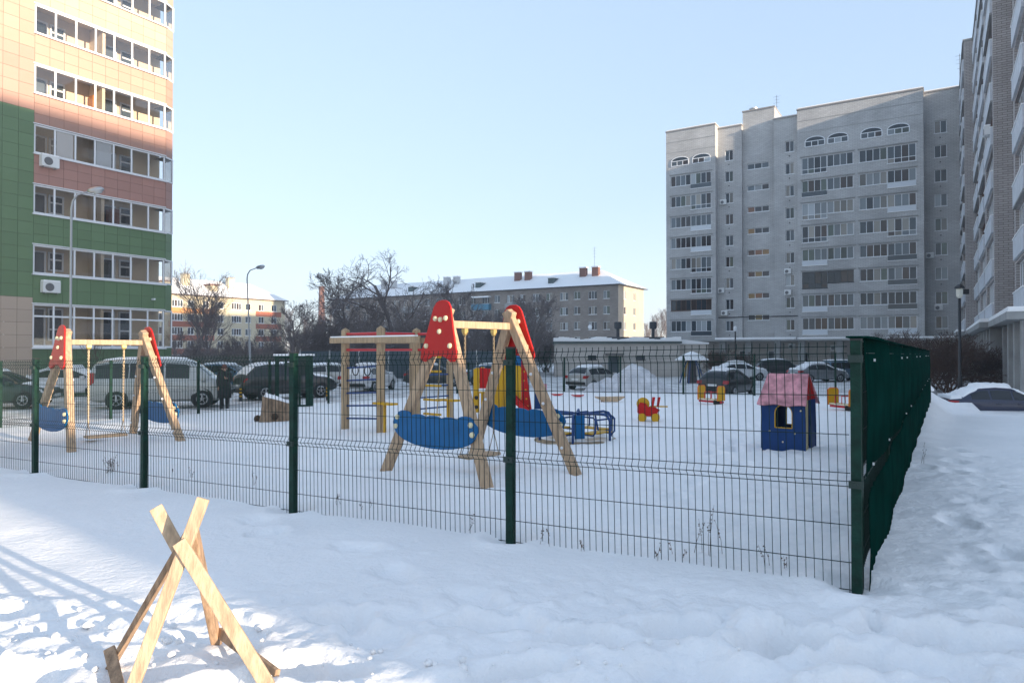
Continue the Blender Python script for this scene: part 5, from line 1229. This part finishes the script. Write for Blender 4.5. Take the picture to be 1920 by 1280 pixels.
for i in range(38):
    px = 335+i*18.5+random.uniform(-8, 8); Z = random.uniform(62, 80)
    sc = (random.uniform(.95, 1.4) if i % 3 else random.uniform(.8, 1.2))*(.62 if px < 545 else 1)
    ord_ = ('nearest', 'second', 'third', 'fourth', 'fifth', 'sixth', 'seventh', 'eighth', 'ninth', 'tenth', 'eleventh', 'twelfth')[len([q for q in zones if q == zone(px)])]; zones.append(zone(px))
    tree('shrub' if i % 3 else 'mid', px, Z, sc, '%s bare %s, %s from left %s' % ('low' if sc < .8 else 'tall' if sc > 1.2 else 'dense', 'shrub' if i % 3 else 'small tree', ord_.replace('nearest', 'first'), zone(px)), None, 'shrub', GRP, 'bare_shrub')
for px, Z, s, l in ((1712, 44, 1.1, 'bare brown shrub just right of the sheeted fence'), (1745, 42, 1.25, 'bare brown shrub behind the grey off-road car'), (1778, 40, 1.1, 'bare brown shrub left of the dark lantern'), (1830, 42, 1.0, 'bare brown shrub right of the dark lantern, before the pillars'), (1345, 60, .9, 'thin brown shrub in front of the high-rise canopy, left'), (1400, 70, .8, 'thin brown shrub beside the slim lamp post'), (1690, 62, 1.5, 'bare brown shrub in front of the lower loggias of the high-rise')):
    tree('brown', px, Z, s, l, None, 'shrub')
for px, Z, s, l in ((545, 190, 1.25, 'second right of the orange house'), (575, 200, 1.1, 'just left of the factory chimney'), (625, 200, 1.4, 'just right of the factory chimney'), (650, 195, 1.3, 'at the left end of the brick house'), (1238, 190, 1.25, 'third right of the brick house end wall'), (1250, 200, 1.1, 'nearest the grey high-rise'), (1222, 210, 1.2, 'second right of the brick house end wall'), (1216, 195, .9, 'lowest one beside the brick house end wall'), (520, 195, 1.0, 'first right of the orange house'), (600, 205, 1.2, 'behind the factory chimney')):
    tree('pale', px, Z, s, 'pale sunlit bare tree far behind, %s' % l, None, 'tree', 'pale trees far behind the houses', 'distant_tree')
# far belt of woods
wd = MB()
for i in range(420):
    x = random.uniform(-330, 330); y = random.uniform(270, 330); h = random.uniform(6, 12); p = Vector((x, y, -1.5)); wd.tube([p, p+Vector((random.uniform(-.5, .5), 0, h))], [.25, .05], 3, False)
    for k in range(14):
        q = p+Vector((0, 0, h*random.uniform(.25, .95))); wd.tube([q, q+Vector((random.uniform(-2.2, 2.2), random.uniform(-1, 1), random.uniform(.8, 2.6)))], [.08, .03], 3, False)
o = wd.build('distant_woods', BARKL); stuff(o); tag(o, 'far belt of pale bare woods on the horizon', 'woods')
# unseen tree added behind the viewpoint to throw bough shadows on the sunlit snow
tree('sparse', 0, -10.2, .7, 'unseen bare tree added behind the viewpoint to throw shadows', 2.0, x=6.4)
# ------------------------------------------------------------------ dry weeds along the fence
WEED = mat('dry_stalk', (.11, .07, .045), .9)
def weed(px, py, h, label, n=5, seed=0, lean=0):
    x, y = gxy(px, py); rn = random.Random(seed); t = thing('dry_weed', label, 'weed', (x, y, gz(x, y)-.03), 0, 'dry weeds along the fence'); mb = MB(); sd = MB()
    for i in range(n):
        a = rn.uniform(-.07, .07); hh = h*rn.uniform(.55, 1.05); p = Vector((a, rn.uniform(-.05, .05), 0)); q = p+Vector((rn.uniform(-.12, .12)*h*2+lean, rn.uniform(-.05, .05), hh)); m_ = p.lerp(q, .5)+Vector((rn.uniform(-.02, .02), 0, 0))
        mb.tube([p, m_, q], [.0022, .0018, .001], 4, False)
        for k in range(7): b = m_.lerp(q, rn.random()); sd.ball(b+Vector((rn.uniform(-.012, .012), rn.uniform(-.012, .012), 0)), rn.uniform(.003, .006), 4)
    mb.build('stalk', WEED, t); stuff(sd.build('seed_head', WEED, t))
WL = 'thin dry weed stalks poking through the snow inside the mesh fence'
for i, (px, py, h) in enumerate(((320, 895, .14), (365, 900, .2), (470, 915, .25), (640, 950, .16), (690, 960, .2), (875, 1000, .22), (1020, 1030, .26), (1105, 1040, .24), (1240, 1055, .22), (1275, 1050, .2), (1440, 1070, .3), (1475, 1078, .2))): weed(px, py-8, h*.75, 'thin dry weed stalks inside the fence, %s one from the left' % ('first','second','third','fourth','fifth','sixth','seventh','eighth','ninth','tenth','eleventh','twelfth')[i], 2, i)
weed(209, 884, .26, 'bushy dark dry weed at the foot of the fence near the left swing', 14, 50)
weed(1318, 1040, .36, 'tall brown dry weed with seed heads left of the corner post, left of the pair', 3, 61); weed(1342, 1044, .46, 'tallest straight dry weed inside the fence left of the corner post', 2, 62)
weed(1722, 872, .35, 'dry stalk in the snow right of the sheeted fence', 2, 70, .12)

# ------------------------------------------------------------------ loose clods on the trodden snow
cl_ = MB(); rn = random.Random(91)
for i in range(520):
    x = rn.uniform(-4.2, 1.2); y = rn.uniform(2.75, 4.6)
    if y > 3.1+.45*rn.random()+.25*(-x if x < 0 else 0): continue
    r = rn.choice((.006, .008, .011, .016, .024)); z = float(ZZ[np.searchsorted(ys, y), np.searchsorted(xs, x)])
    vs = []; n = 7
    for j in range(4):
        for k in range(n):
            a = 2*math.pi*(k+.5*(j % 2))/n; q = r*math.sin(math.pi*(j+.6)/4.2)*rn.uniform(.75, 1.2); vs.append((x+q*math.cos(a), y+q*math.sin(a), z+r*.5-r*.8*math.cos(math.pi*(j+.6)/4.2)))
    fs = [(j*n+k, j*n+(k+1) % n, (j+1)*n+(k+1) % n, (j+1)*n+k) for j in range(3) for k in range(n)]+[tuple(3*n+k for k in range(n))]
    cl_.add(vs, fs)
o = cl_.build('snow_clods', SNOW, None, True); stuff(o); tag(o, 'loose crumbs of snow scattered over the trodden foreground', 'snow')

# ------------------------------------------------------------------ thin winter haze
hz = MB().box(-640, -620, -3.2, 640, 720, 37).build('haze', None); stuff(hz); tag(hz, 'thin pale winter haze between the houses', 'haze')
hm_ = bpy.data.materials.new('haze'); hm_.use_nodes = True; n = hm_.node_tree; n.nodes.clear(); o = n.nodes.new('ShaderNodeOutputMaterial'); v = n.nodes.new('ShaderNodeVolumePrincipled')
v.inputs['Color'].default_value = (.9, .93, 1, 1); v.inputs['Density'].default_value = .0011; v.inputs['Anisotropy'].default_value = .2
n.links.new(v.outputs[0], o.inputs['Volume']); hz.data.materials.append(hm_)
